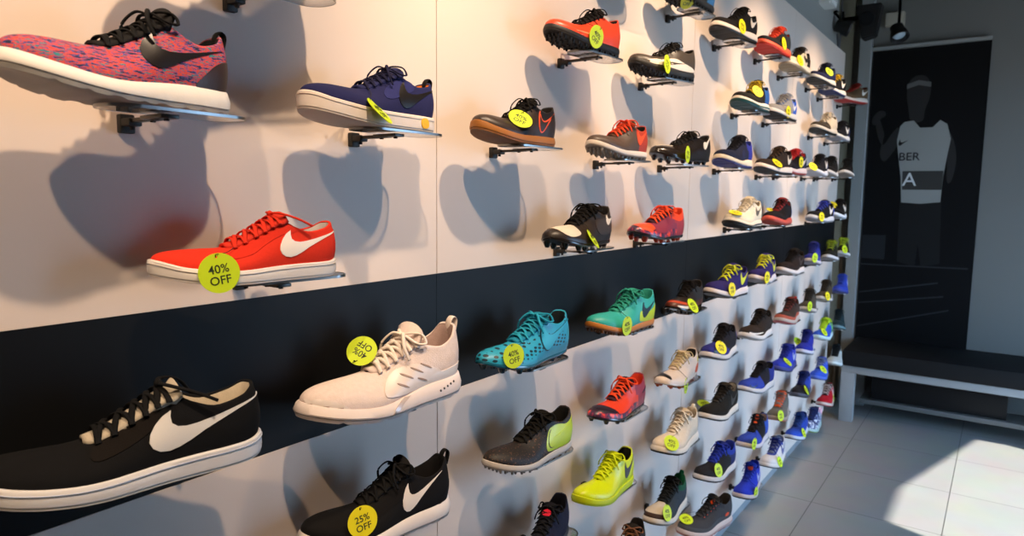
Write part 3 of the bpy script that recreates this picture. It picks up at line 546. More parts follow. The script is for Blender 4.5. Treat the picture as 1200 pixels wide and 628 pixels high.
 ('blackgrey', 'black running shoe with thick white scalloped sole and flat lime tag on its toe', 'sneaker', dict(k='run', up='#17140f', lin='#8d8478', ton='#2d2a27', mid='#c8c0b6', out='#191612', lace='#1a1614', mark=('#2f2b28', (.40, .06, .15, .16, .02)))),
 ('greyorange2', 'mid grey running shoe dotted with orange lace loops and slim tag', 'sneaker', dict(k='run', up='#5d5a55', lin='#3a3734', mid='#8d8077', out='#a3573a', lace='#74706b', ton='#d2532a', eye='#4b4845', eyelets='#d8542a')),
 ('bluehalf', 'black and blue running shoe with black toe and green edge, in the lower rows', 'sneaker', dict(k='run', up='#22378c', lin='#161d4c', mid='#383c4c', out='#15151a', lace='#19255f', toe='#131315', front='#16161c', rear='#2d44a0')),
 ('bluebright', 'cobalt blue running shoe with grey laces and oval tag by the red shoe', 'sneaker', dict(k='run', up='#2a4ab4', lin='#20368c', mid='#3d5cb8', out='#2b3f80', lace='#7886a8')),
 ('whitefar', 'white and black running shoe at the wall end above the red shoe', 'sneaker', dict(k='run', up='#a3abab', lin='#1a2022', ton='#161a1c', mid='#b8c2c2', out='#8b9494', lace='#171b1d', eye='#1b1f22')),
 ('limeturf', 'black and lime turf football shoe with lime heel and thin outlined tick', 'football shoe', dict(k='turf', up='speckle', um='leather', lin='#10100e', ton='#151310', mid='#bdb4ac', out='#9c938b', lace='#0f0e0d', lr=.003, pan=[('heel_counter', '#b7d022', 'smooth', [(-.03, .09), (.40, .09), (.46, .13), (.42, .21), (.36, .28), (.26, .29), (.12, .25), (-.03, .345)], 'side'), ('side_mark', '#2b3412', 'smooth', tick_poly(.42, .05, .115, .17, .02), 'side'), ('mark_centre', '#b7d022', 'smooth', tick_poly(.412, .065, .121, .157, .02), 'side')])),
 ('navypink', 'navy football shoe with pink lace loop, cut by the bottom edge', 'football shoe', dict(k='turf', up='#171a30', um='mesh', lin='#0e0f18', ins='#9c8a80', ton='#12131c', mid='#1a1c2c', out='#12131a', lace='#0d0d12', lr=.0032, pan=[('lace_loop', '#d0243c', 'canvas', [(.39, .032), (.45, .032), (.45, -.04), (.39, -.04)], 'tongue')])),
 ('lime', 'plain fluorescent yellow indoor football shoe with dark tick at the heel', 'football shoe', dict(k='indoor', up='#c4d400', um='smooth', lin='#15150c', ton='#b9c900', mid='#b9c800', out='#a7b400', lace='#c6d414', lr=.0032, pan=[('side_mark', '#23263a', 'smooth', tick_poly(.31, .02, .12, .18, .03), 'side')])),
 ('bluelace', 'black running shoe with bright blue laces, blue collar and lime tag', 'sneaker', dict(k='run', up='#1c1b1f', lin='#20308c', ins='#8d7c74', ton='#1f2c80', mid='#bdb7b4', out='#1a191c', lace='#2336a4', lr=.0032, collar='#22348c', rear='#252a58')),
 ('blueblack', 'blue toed black running shoe with orange tongue dashes and long tag', 'sneaker', dict(k='run', up='#161417', lin='#8c7468', ton='#171416', mid='#b9b2b6', out='#8c7a74', lace='#18151a', toe='#2a44a0', front='#2a3f98', rear='#2b4aa0', pan=[('lace_loop', '#e2582a', 'canvas', [(.34, .03), (.40, .03), (.40, -.03), (.34, -.03)], 'tongue'), ('lace_loop', '#e2582a', 'canvas', [(.45, .03), (.48, .03), (.48, -.02), (.45, -.02)], 'tongue')])),
 ('whitenavy', 'white running shoe with navy laces and olive-yellow tag near the floor', 'sneaker', dict(k='run', up='#c6c1bf', lin='#6b7186', mid='#c9c3bd', out='#25232a', lace='#252c72', lr=.0036, eye='#38428c', mark=('#2d3680', (.42, .06, .15, .17, .02)))),
 ('bluenear', 'dark blue running shoe with white heel edge in the second row above the floor', 'sneaker', dict(k='run', up='#1e3a94', lin='#18285f', mid='#a9b3bf', out='#1a2440', lace='#23407a', toe='#2444a8', eye='#1c3070')),
 ('navypinktag', 'mottled navy running shoe carrying a pale pink tag at the wall end', 'sneaker', dict(k='run', up='mottle', lin='#1b2448', mid='#8fa9a9', out='#7f9a5a', lace='#1f2d66')),
 ('redfar', 'red running shoe with grey laces, lowest at the far wall end', 'sneaker', dict(k='run', up='#a31524', lin='#5f1018', mid='#b9a9a2', out='#8c1a26', lace='#b0a6a4', ton='#2a1a1e', mark=('#d5cbc6', (.36, .05, .15, .18, .02)))),
 ('blackgreen', 'black and slate running shoe with green collar edge and cream toe by the bottom', 'sneaker', dict(k='run', up='#2e3740', lin='#1f6b46', ins='#a9a08c', ton='#15181a', mid='#bdb5aa', out='#8c847b', lace='#111314', lr=.0034, toe='#3f2f28', vamp='#b9ae9e', eye='#161a1a', collar='#1b4d38', tabc='#237a50')),
 ('greydots', 'charcoal grey running shoe with orange lace loops and orange heel spot near the floor', 'sneaker', dict(k='run', up='#38383b', lin='#2a2725', ins='#54463c', ton='#3a3a3e', mid='#b9aaa4', out='#b0604f', lace='#232325', eye='#2f3034', eyelets='#d4481f', stripe='#a9908a', low='#454649', pan=[('heel_spot', '#d8481c', 'smooth', [(.16, .17), (.25, .16), (.24, .20), (.16, .21)], 'side'), ('lace_loop', '#d8481c', 'canvas', [(.36, .045), (.43, .05), (.43, .01), (.36, .01)], 'tongue')])),
 ('bluelow', 'vivid blue running shoe with orange tongue mark in the row nearest the floor', 'sneaker', dict(k='run', up='#2030a0', lin='#1c2c94', ton='#2338a4', mid='#b0a4a2', out='#1a1a20', lace='#1d2c8c', pan=[('tongue_mark', '#d2482a', 'canvas', [(.36, .04), (.44, .045), (.44, -.03), (.36, -.04)], 'tongue')], mark=('#9aa4c8', (.40, .06, .15, .16, .02)))),
 ('brownbottom', 'dark brown shoe with orange-brown laces, cut by the bottom edge', 'sneaker', dict(k='run', up='#1f1a17', lin='#15120f', ins='#73655a', ton='#1b1714', mid='#3a302a', out='#241e1a', lace='#6b4630', lr=.0036, toe='#2a2320')),
 ('abovetop', 'dark sneaker on the highest left shelf, above the multicoloured knit shoe', 'sneaker', dict(k='run', up='#222226', lin='#141416', mid='#d0cac6', out='#8a8683', lace='#141416')),
 ('aboveturf', 'dark football shoe on the highest shelf, above the coral red one', 'football shoe', dict(k='turf', up='#26211f', lin='#141212', mid='#1b1816', out='#141210', lace='#121010')),
]
# short ways to point to a shoe, for the labels of its shelf and tag
SHORT = dict(
 knit='multicoloured knit running shoe', skate='navy skate shoe with orange lining', blackcourt='black canvas sneaker with cream lining', sock='off-white running shoe with rope laces', blackrun='black mesh running shoe with beige insole',
 gumboot='black indoor football shoe with orange outlined tick', redturf='coral red turf football shoe', cuttop='black football shoe cut off by the top edge', trail='black trail shoe with lugged tread seen from below', redsole='top-row running shoe with bright red outsole',
 whitebig='white top-row running shoe with black patches', navytop='dark navy running shoe with green tag', blackwhitetop='black top-row running shoe with yellow lace dash', brownred='olive brown running shoe past the wall edge', brownboot='glossy black football boot on the upper row',
 navyrun='navy running shoe with purple-blue heel', goldtag='upper-row running shoe with speckled laces', blackblue='black running shoe with blue heel patch and small tag', blackhid='plain black running shoe second from the wall end', blackend='all black running shoe with tall heel tab',
 whitetick='black running shoe ending the short middle row', whitetoe='black football boot with white forefoot', orangepurple='orange and purple football boot with orange studs', whiterun='white running shoe with black outsole above the stripe', trickle='white-ticked running shoe, last but one above the stripe',
 firered='black football boot with red-orange toe', navyyellow='nearer purple navy running shoe with yellow laces', navyyellowfar='farther purple navy running shoe with yellow laces', bluestripe='royal blue running shoe in front of the stripe', limeblack='lime-patched black running shoe, last but one before the stripe',
 limeend='black and bright lime running shoe at the end of the stripe', browntick='dark brown running shoe with white toe tick', brownred2='brown running shoe with coral sole stripe', greymid='charcoal running shoe below the stripe', taupe='taupe running shoe by the wall end', bluehang='bright blue running shoe past the wall end',
 whiteboot='white football boot with orange studs', bluetoelow='black running shoe with broad royal blue toe', royal='larger royal blue running shoe of the lower rows', royalfar='deep blue running shoe with white sole', tealfar='dark teal running shoe at the wall end', orangeboot='orange-red football boot with dark purple toe tick',
 whitelow='cream white running shoe with black toe bumper', blackgrey='black running shoe with scalloped white sole', bluehalf='black-toed blue running shoe with green edge', bluebright='cobalt blue running shoe by the red shoe', whitefar='white running shoe above the red shoe at wall end', limeturf='black and lime turf football shoe',
 bluenear='dark blue running shoe second above the floor', navypinktag='mottled navy running shoe with pink tag', blackgreen='slate running shoe with green collar edge', greydots='charcoal running shoe with orange loops near the floor', bluelow='vivid blue running shoe nearest the floor')
# where each shoe stands: along the wall, height of its shelf, turn, size
PLACE = {
 'knit': (0.4288, 1.7512, 0.146, 0.9749),
 'skate': (0.8363, 1.7569, 0.0128, 0.9761),
 'redcourt': (0.5926, 1.5154, -0.1414, 0.9388),
 'blackcourt': (0.4079, 1.2715, -0.2353, 1.1608),
 'sock': (0.8635, 1.2513, -0.0547, 1.1979),
 'blackrun': (0.843, 1.0165, -0.216, 1.0355),
 'gumboot': (1.2633, 1.7553, -0.0367, 0.9172),
 'redturf': (1.5574, 2.0059, -0.1026, 0.9687),
 'greyturf': (2.0493, 2.0082, -0.2644, 0.9808),
 'cuttop': (2.2467, 2.2616, -0.0854, 1.0081),
 'trail': (2.7085, 2.2427, -0.1664, 1.0036),
 'redsole': (3.2476, 2.2746, -0.0982, 1.0056),
 'whitebig': (3.6469, 2.255, -0.0833, 1.0024),
 'navytop': (4.2374, 2.2684, -0.145, 1.0045),
 'blackwhitetop': (4.5452, 2.249, -0.1527, 1.0037),
 'brownred': (5.1326, 2.2681, -0.4504, 1.0247),
 'greyorange': (1.7614, 1.746, -0.0418, 0.969),
 'brownboot': (2.2193, 1.7497, -0.2323, 1.0232),
 'navyrun': (2.7671, 1.7561, -0.0407, 1.0115),
 'goldtag': (3.351, 1.7466, -0.1702, 1.0152),
 'redaccent': (3.6528, 1.7518, -0.1506, 1.0155),
 'blackblue': (4.2446, 1.7578, -0.0036, 1.0007),
 'blackhid': (4.5658, 1.7612, 0.034, 1.0006),
 'blackend': (5.1161, 1.7719, 0.1161, 1.0002),
 'teal': (2.9592, 1.9996, -0.0761, 1.002),
 'greyblue': (3.4225, 2.002, -0.0931, 1.0013),
 'whiteblack': (4.364, 2.0041, -0.1443, 1.0099),
 'whitetick': (4.8039, 1.995, -0.0687, 1.005),
 'whitetoe': (1.552, 1.5029, 0.074, 1.1012),
 'orangepurple': (2.0452, 1.4967, -0.0554, 1.0645),
 'whiterun': (2.9295, 1.5088, -0.0698, 1.0121),
 'redmid': (3.4659, 1.5055, -0.0216, 1.0038),
 'trickle': (4.4116, 1.4909, -0.1586, 1.0094),
 'lastabove': (4.9181, 1.4975, 0.0152, 1.003),
 'fish': (1.3117, 1.2396, -0.0034, 1.1353),
 'tealgum': (1.8165, 1.2411, -0.0938, 1.0837),
 'firered': (2.3053, 1.235, 0.078, 0.9959),
 'navyyellow': (2.7531, 1.2376, -0.1421, 1.0059),
 'navyyellowfar': (3.248, 1.2458, 0.0328, 1.0002),
 'brownstripe': (3.7633, 1.2368, -0.0768, 1.0086),
 'bluestripe': (4.2508, 1.249, 0.1214, 0.9986),
 'limeblack': (4.7577, 1.2352, 0.1106, 1.005),
 'limeend': (5.1523, 1.2344, 0.1305, 1.0022),
 'bluetoe': (2.6939, 0.996, 0.0216, 1.0048),
 'browntick': (3.1959, 0.9892, -0.0525, 1.0095),
 'brownred2': (3.7585, 0.9772, 0.0109, 1.0055),
 'greymid': (4.2148, 0.9764, 0.1194, 0.9944),
 'taupe': (4.6481, 0.985, 0.0823, 1.0005),
 'bluehang': (5.1893, 0.9734, 0.0955, 1.0029),
 'whiteboot': (2.2606, 0.9828, 0.0234, 1.0225),
 'bluetoelow': (3.2512, 0.7285, -0.133, 1.0111),
 'royal': (3.7406, 0.7277, 0.0118, 1.0063),
 'royalfar': (4.2018, 0.7328, 0.1117, 0.9999),
 'bluelime': (4.6912, 0.7324, -0.0018, 1.0071),
 'tealfar': (5.1619, 0.7254, 0.1485, 0.9961),
 'orangeboot': (1.8032, 0.9846, 0.0049, 1.0373),
 'whitelow': (2.2737, 0.7438, -0.0104, 1.0287),
 'blackgrey': (2.7254, 0.7411, -0.0531, 1.0057),
 'greyorange2': (3.6795, 0.4812, 0.1135, 1.0065),
 'bluehalf': (4.1648, 0.487, 0.063, 1.0094),
 'bluebright': (4.6479, 0.483, 0.0575, 1.0012),
 'whitefar': (5.1343, 0.4774, 0.1033, 1.0057),
 'limeturf': (1.338, 0.9927, -0.0856, 1.0416),
 'navypink': (1.4041, 0.7304, 0.2373, 0.9947),
 'lime': (1.7338, 0.7656, -0.0081, 1.021),
 'bluelace': (2.7145, 0.4894, -0.0988, 1.0186),
 'blueblack': (3.2393, 0.4687, -0.0229, 1.0176),
 'whitenavy': (3.618, 0.2489, 0.0316, 1.0076),
 'bluenear': (4.1282, 0.2458, 0.017, 1.0134),
 'navypinktag': (4.5, 0.1843, -0.0072, 1.0062),
 'redfar': (4.9, 0.2492, 0.0657, 1.0038),
 'blackgreen': (2.2044, 0.5166, 0.0323, 0.9784),
 'greydots': (2.6199, 0.2897, -0.295, 1.0526),
 'bluelow': (3.183, 0.246, 0.0829, 1.0116),
 'brownbottom': (1.9066, 0.4529, 0.2496, 0.996),
 'abovetop': (0.593, 1.9482, 0.1, 1.0),
 'aboveturf': (1.8389, 2.284, 0.1, 1.0),
}
# hanging price tags: text, centre, facing, roll
TAGS = {
 'skate': ('40', (0.7918, -0.1601, 1.7795), (0.347, -0.65, 0.676), 0),
 'redcourt': ('40', (0.516, -0.1359, 1.5365), (-0.249, -0.967, 0.05), 8),
 'sock': ('40', (0.8166, -0.081, 1.3649), (-0.71, -0.474, 0.521), 150),
 'blackrun': ('25', (0.7699, -0.1294, 1.0772), (-0.301, -0.942, 0.15), 8),
 'gumboot': ('40', (1.2344, -0.1286, 1.8093), (-0.343, -0.668, 0.66), -35),
 'redturf': ('40', (1.5292, -0.1472, 2.034), (-0.151, -0.983, -0.1), -30),
 'greyturf': ('40', (1.9854, -0.1379, 2.0392), (0.076, -0.995, 0.056), -35),
 'cuttop': ('40', (2.1705, -0.1202, 2.2669), (-0.318, -0.741, -0.591), 0),
 'trail': ('40', (2.6566, -0.1424, 2.2794), (-0.136, -0.986, 0.099), -20),
 'redsole': ('40', (3.2358, -0.1445, 2.3189), (-0.053, -0.988, 0.144), -20),
 'whitebig': ('40', (3.5652, -0.1373, 2.2976), (-0.223, -0.936, 0.272), -30),
 'navytop': ('40', (4.2368, -0.1336, 2.3428), (-0.399, -0.806, 0.437), 0),
 'brownboot': ('40', (2.166, -0.1415, 1.7787), (0.12, -0.993, 0.0), -15),
 'goldtag': ('40', (3.2805, -0.1302, 1.796), (-0.214, -0.687, 0.695), 0),
 'redaccent': ('40', (3.6641, -0.1443, 1.8154), (-0.102, -0.995, 0.0), -15),
 'blackblue': ('40', (4.094, -0.1082, 1.8102), (-0.433, -0.702, 0.565), -20),
 'teal': ('40', (2.943, -0.126, 2.0768), (-0.415, -0.781, 0.467), -40),
 'greyblue': ('40', (3.3692, -0.1444, 2.0346), (-0.102, -0.995, 0.0), -10),
 'whitetoe': ('40', (1.528, -0.1515, 1.534), (0.293, -0.779, 0.555), 0),
 'whiterun': ('40', (2.8105, -0.0996, 1.577), (-0.209, -0.262, 0.942), 0),
 'redmid': ('40', (3.4292, -0.0783, 1.5778), (-0.209, -0.262, 0.942), 0),
 'trickle': ('40', (4.2976, -0.1266, 1.5263), (-0.305, -0.947, 0.102), -15),
 'lastabove': ('40', (4.8842, -0.0759, 1.5897), (-0.426, -0.64, 0.64), 0),
 'fish': ('40', (1.2001, -0.1416, 1.2914), (-0.35, -0.931, 0.1), 10),
 'tealgum': ('40', (1.747, -0.1469, 1.2746), (-0.051, -0.999, 0.0), 5),
 'firered': ('40', (2.2472, -0.1483, 1.2692), (-0.084, -0.831, 0.549), 0),
 'navyyellow': ('40', (2.6846, -0.1405, 1.2768), (-0.146, -0.977, 0.152), 0),
 'navyyellowfar': ('40', (3.1398, -0.1491, 1.2819), (-0.128, -0.992, -0.008), -10),
 'bluestripe': ('40', (4.1097, -0.1419, 1.3005), (-0.307, -0.952, 0.0), -20),
 'limeend': ('40', (5.0172, -0.1364, 1.2927), (-0.384, -0.893, 0.234), 0),
 'bluetoe': ('40', (2.6001, -0.1347, 1.0569), (-0.316, -0.789, 0.526), -25),
 'greymid': ('40', (4.0641, -0.1397, 1.0285), (-0.206, -0.979, 0.0), -20),
 'taupe': ('40', (4.5281, -0.1414, 1.0322), (-0.225, -0.944, 0.242), -15),
 'whiteboot': ('40', (2.23, -0.1418, 0.9889), (0.151, -0.988, 0.0), -5),
 'royal': ('40', (3.674, -0.13, 0.7852), (0.026, -0.68, 0.733), -20),
 'royalfar': ('40', (4.1664, -0.064, 0.7996), (-0.359, -0.717, 0.598), -50),
 'bluelime': ('40', (4.5851, -0.1237, 0.7956), (-0.153, -0.78, 0.606), -20),
 'whitelow': ('40', (2.155, -0.1272, 0.8025), (-0.426, -0.64, 0.64), -30),
 'blackgrey': ('40', (2.668, -0.0523, 0.7977), (-0.209, -0.262, 0.942), 10),
 'greyorange2': ('40', (3.547, -0.1416, 0.532), (-0.252, -0.947, 0.198), -5),
 'bluehalf': ('40', (4.0848, -0.1434, 0.5408), (0.114, -0.878, 0.465), -25),
 'bluebright': ('40', (4.6102, -0.1274, 0.549), (-0.234, -0.736, 0.635), -5),
 'bluelace': ('40', (2.6421, -0.1327, 0.5433), (-0.159, -0.927, 0.339), -5),
 'blueblack': ('40', (3.1083, -0.139, 0.5149), (-0.102, -0.995, 0.0), -20),
 'whitenavy': ('40', (3.5557, -0.1477, 0.2866), (-0.072, -0.924, 0.377), 0),
 'bluenear': ('40', (4.08, -0.1442, 0.2895), (0.01, -0.926, 0.377), -10),
 'navypinktag': ('pink', (4.5935, -0.1257, 0.2788), (-0.258, -0.961, 0.103), -25),
 'redfar': ('40', (4.9763, -0.1336, 0.2769), (0.128, -0.988, 0.092), -10),
 'blackgreen': ('40', (2.1128, -0.1383, 0.5711), (-0.066, -0.946, 0.319), -15),
 'greydots': ('40', (2.5092, -0.0559, 0.3672), (-0.209, -0.262, 0.942), 8),
 'bluelow': ('40', (3.1238, -0.1536, 0.2803), (0.0, -1.0, 0.0), -10),
}
NEAR = {'knit': 2, 'skate': 2, 'redcourt': 2, 'blackcourt': 2, 'sock': 2, 'blackrun': 2, 'gumboot': 2, 'fish': 2, 'limeturf': 2, 'redturf': 1, 'greyturf': 1, 'tealgum': 2, 'lime': 2, 'whitetoe': 1, 'orangepurple': 1, 'greyorange': 1, 'orangeboot': 1, 'navypink': 2, 'brownboot': 1, 'navyrun': 1, 'whitelow': 1, 'bluelace': 1, 'blackgreen': 1, 'greydots': 1, 'whiteboot': 1, 'bluetoe': 1, 'blackgrey': 1, 'trail': 1, 'brownbottom': 1, 'bluelow': 1}
SPOT_E, WORLD_E, ROLS, OFF = 108, 13.5, -1, -.1
# ------------------------------------------------------------------ setting
def mat_wall(name, col, rough=.6, bump=.03):
    m, nt, b = nodes(name)
    n = nt.nodes.new('ShaderNodeTexNoise'); n.inputs['Scale'].default_value = 3; n.inputs['Detail'].default_value = 5
    tc = nt.nodes.new('ShaderNodeTexCoord'); nt.links.new(tc.outputs['Object'], n.inputs['Vector'])
    mx = nt.nodes.new('ShaderNodeMix'); mx.data_type = 'RGBA'; c = lin(col)
    mx.inputs['A'].default_value = (*[x * .97 for x in c[:3]], 1); mx.inputs['B'].default_value = (*[min(1, x * 1.03) for x in c[:3]], 1)
    nt.links.new(n.outputs['Fac'], mx.inputs['Factor']); nt.links.new(mx.outputs['Result'], b.inputs['Base Color'])
    n2 = nt.nodes.new('ShaderNodeTexNoise'); n2.inputs['Scale'].default_value = 180; nt.links.new(tc.outputs['Object'], n2.inputs['Vector'])
    bp = nt.nodes.new('ShaderNodeBump'); bp.inputs['Strength'].default_value = bump; bp.inputs['Distance'].default_value = .001
    nt.links.new(n2.outputs['Fac'], bp.inputs['Height']); nt.links.new(bp.outputs['Normal'], b.inputs['Normal'])
    b.inputs['Roughness'].default_value = rough
    if name.startswith(('print', 'poster', 'black')): b.inputs['Specular IOR Level'].default_value = .15 if name[:4] != 'blac' else .22
    return m
def mat_floor():
    m, nt, b = nodes('grey_floor_tiles')
    tc = nt.nodes.new('ShaderNodeTexCoord'); mp = nt.nodes.new('ShaderNodeMapping'); mp.inputs['Location'].default_value = (-.224, .256, 0)
    br = nt.nodes.new('ShaderNodeTexBrick'); br.offset = 0; br.inputs['Scale'].default_value = 1
    br.inputs['Brick Width'].default_value = .6; br.inputs['Row Height'].default_value = .6; br.inputs['Mortar Size'].default_value = .0022; br.inputs['Mortar Smooth'].default_value = .2
    br.inputs['Color1'].default_value = lin('#999995'); br.inputs['Color2'].default_value = lin('#959592'); br.inputs['Mortar'].default_value = lin('#3c3d3d')
    nt.links.new(tc.outputs['Object'], mp.inputs['Vector']); nt.links.new(mp.outputs['Vector'], br.inputs['Vector'])
    n = nt.nodes.new('ShaderNodeTexNoise'); n.inputs['Scale'].default_value = 5; n.inputs['Detail'].default_value = 6; nt.links.new(tc.outputs['Object'], n.inputs['Vector'])
    mx = nt.nodes.new('ShaderNodeMix'); mx.data_type = 'RGBA'; mx.blend_type = 'MULTIPLY'; mx.inputs['Factor'].default_value = .25
    nt.links.new(br.outputs['Color'], mx.inputs['A']); nt.links.new(n.outputs['Color'], mx.inputs['B']); nt.links.new(mx.outputs['Result'], b.inputs['Base Color'])
    b.inputs['Roughness'].default_value = .34
    return m
def struct(name, boxes, m, bev=0):
    bm = bmesh.new()
    for a, b in boxes: box(bm, a, b, bev)
    o = obj(name, bm, m, None, False); o['kind'] = 'structure'; return o

XE = 5.37; TOP = 2.643; BT, BB_ = 1.472, 1.199; LOW = .06
cream = mat_wall('cream_laminate', '#d9c9bd', .45, .01); stripe = mat_wall('black_laminate', '#0b0c0e', .5, .01)
grey = mat_wall('grey_plaster', '#6c6b65'); dark = mat_wall('dark_grey_plaster', '#55544f'); white = mat_wall('white_plaster', '#8a8986'); olive = mat_wall('olive_grey_paint', '#645d4b'); pale = mat_wall('pale_grey_paint', '#8d8f8c')
struct('floor', [((-1.7, -4.1, -.06), (6.2, .3, 0))], mat_floor())
struct('ceiling', [((-1.7, -4.1, 3.2), (6.2, .3, 3.3))], dark)
seams = [-1.6, -.34, 1.106, 2.55, 3.994, XE]
up_b = []; lo_b = []; st_b = []
for a, b in zip(seams, seams[1:]):
    g = .0012
    up_b.append(((a + g, -.0, BT), (b - g, .03, TOP))); lo_b.append(((a + g, 0, LOW), (b - g, .03, BB_))); st_b.append(((a + g*.5, .001, BB_ + .0004), (b - g*.5, .03, BT - .0004)))
struct('wall_left', up_b + lo_b + [((-1.6, .03, .02), (XE - .01, .06, TOP - .01))], cream)
struct('trim_1', st_b, stripe)
struct('baseboard_left', [((-1.6, .012, 0), (XE - .01, .06, LOW))], mat_wall('grey_plinth', '#8f9294'))
struct('wall_behind', [((-1.6, .06, 0), (XE, .2, 3.2))], pale)
struct('wall_end', [((XE, .06, 0), (6.0, .2, 3.2))], olive)
struct('wall_rear', [((-1.7, -3.1, 0), (-1.6, .2, 3.2))], white)
struct('wall_far', [((6.0, -4.1, 0), (6.15, .2, 3.2))], grey)
struct('trim_2', [((5.93, -.075, 0), (6.0, .008, 3.2))], pale, .004)
struct('trim_3', [((5.955, -.83, 2.752), (6.0, -.075, 2.775))], pale)
wr = struct('wall_right', [((-4.85, -.1, 0), (0, 0, 3.2)), ((0, -.1, 2.39), (1.8, 0, 3.2)), ((1.8, -.1, 0), (3.4, 0, 3.2))], white)
wr.location = (2.98, -3.0, 0); wr.rotation_euler = (0, 0, math.radians(-15))

# ------------------------------------------------------------------ shoes, shelves and tags
def mat_acrylic():
    m = bpy.data.materials.new('clear_acrylic'); m.use_nodes = True; nt = m.node_tree; nt.nodes.clear()
    o = nt.nodes.new('ShaderNodeOutputMaterial'); mix = nt.nodes.new('ShaderNodeMixShader'); t = nt.nodes.new('ShaderNodeBsdfTransparent'); g = nt.nodes.new('ShaderNodeBsdfGlossy')
    lw = nt.nodes.new('ShaderNodeLayerWeight'); lw.inputs['Blend'].default_value = .35
    t.inputs['Color'].default_value = (.93, .94, .95, 1); g.inputs['Roughness'].default_value = .06
    nt.links.new(lw.outputs['Facing'], mix.inputs['Fac']); nt.links.new(t.outputs[0], mix.inputs[1]); nt.links.new(g.outputs[0], mix.inputs[2]); nt.links.new(mix.outputs[0], o.inputs[0])
    return m
acrylic = mat_acrylic(); rim_m = M('#8d8b88', 'metal'); dmetal = M('#3a3836', 'metal'); bplast = M('#161616', 'rubber')
def stadium(lx, ly, r, n=6):
    P = []
    for cx, cy, a0 in ((lx-r, ly-r, 0), (-lx+r, ly-r, 90), (-lx+r, -ly+r, 180), (lx-r, -ly+r, 270)):
        for i in range(n + 1):
            a = math.radians(a0 + 90 * i / n); P.append((cx + r * math.cos(a), cy + r * math.sin(a)))
    return P
SHELF = {}
def shelf(s, z, yaw, label, group):
    """acrylic plate on a short arm from the wall; z is the top of the plate"""
    root = empty('shoe_shelf', (s, 0, z)); tag(root, label, 'shelf', group)
    if not SHELF:
        def plate():
            bm = bmesh.new(); prism(bm, stadium(.098, .034, .03), -.0038, -.0003, lambda x, y, w: (x, y, w)); return bm
        def rim():
            bm = bmesh.new(); P = stadium(.1, .036, .032)
            Q = stadium(.0978, .0338, .0298); n = len(P)
            for z0, z1 in ((-.004, 0),):
                r = [[bm.verts.new((*p, zz)) for p in pp] for pp, zz in ((P, z0), (P, z1), (Q, z1), (Q, z0))]
                for i in range(n):
                    j = (i+1) % n
                    for k in range(4): bm.faces.new((r[k][i], r[k][j], r[(k+1) % 4][j], r[(k+1) % 4][i]))
            return bm
        def arm():
            bm = bmesh.new(); box(bm, (-.006, -.10, -.0125), (.006, -.012, -.0068), .0012); box(bm, (-.012, -.125, -.0115), (.012, -.07, -.0062), .001)
            for y in (-.08, -.115): cyl(bm, (0, y, -.0145), (0, y, -.011), .0036, n=8)
            return bm
        def mount():
            bm = bmesh.new(); box(bm, (-.010, -.012, -.026), (.010, 0, .0), .0025); box(bm, (-.009, -.034, -.017), (.009, -.010, -.0063), .002); cyl(bm, (0, -.024, -.022), (0, -.024, -.005), .0035, n=8)
            return bm
        for nm, f, m in (('plate', plate, acrylic), ('plate_rim', rim, rim_m), ('arm', arm, dmetal), ('wall_mount', mount, bplast)):
            o = obj(nm, f(), m, None); SHELF[nm] = o.data; bpy.data.objects.remove(o)
    for nm in ('wall_mount', 'arm', 'plate', 'plate_rim'):
        o = bpy.data.objects.new(nm, SHELF[nm]); C.objects.link(o); o.parent = root
        if nm.startswith('plate'): o.location = (.02, OFF, 0); o.rotation_euler = (0, 0, yaw * .8)
    return root
FONT = {}
def text_mesh(t, size):
    if (t, size) not in FONT:
        cu = bpy.data.curves.new('words', 'FONT'); cu.body = t; cu.size = size; cu.align_x = 'CENTER'; cu.align_y = 'CENTER'; cu.extrude = .00012; cu.offset = .00018; cu.resolution_u = 3
        o = bpy.data.objects.new('words', cu); C.objects.link(o)
        me = bpy.data.meshes.new_from_object(o.evaluated_get(bpy.context.evaluated_depsgraph_get())); me.name = 'lettering'
        me.materials.clear(); bpy.data.objects.remove(o); FONT[(t, size)] = me
    return FONT[(t, size)]
lime, yellow, ink = M('#c3dc12', 'paper'), M('#ecdc08', 'paper'), M('#23300c', 'paper')
DISC = {}
def disc_mesh(R):
    if R not in DISC:
        bm = bmesh.new(); n = 40; hc = (0, R * .80); hr = R * .055
        L0 = [[bm.verts.new((math.cos(2*PI*i/n)*R, math.sin(2*PI*i/n)*R, z)) for i in range(n)] for z in (-.0005, .0005)]
        H0 = [[bm.verts.new((hc[0] + math.cos(2*PI*i/8)*hr, hc[1] + math.sin(2*PI*i/8)*hr, z)) for i in range(8)] for z in (-.0005, .0005)]
        for k in (0, 1):
            es = [bm.edges.new((r[i], r[(i+1) % len(r)])) for r in (L0[k], H0[k]) for i in range(len(r))]
            bmesh.ops.triangle_fill(bm, edges=es, use_beauty=True)
        for r in (L0, H0):
            m = len(r[0])
            for i in range(m): bm.faces.new((r[0][i], r[0][(i+1) % m], r[1][(i+1) % m], r[1][i]))
        o = obj('disc', bm, lime, None, False); DISC[R] = o.data; bpy.data.objects.remove(o)
    return DISC[R]
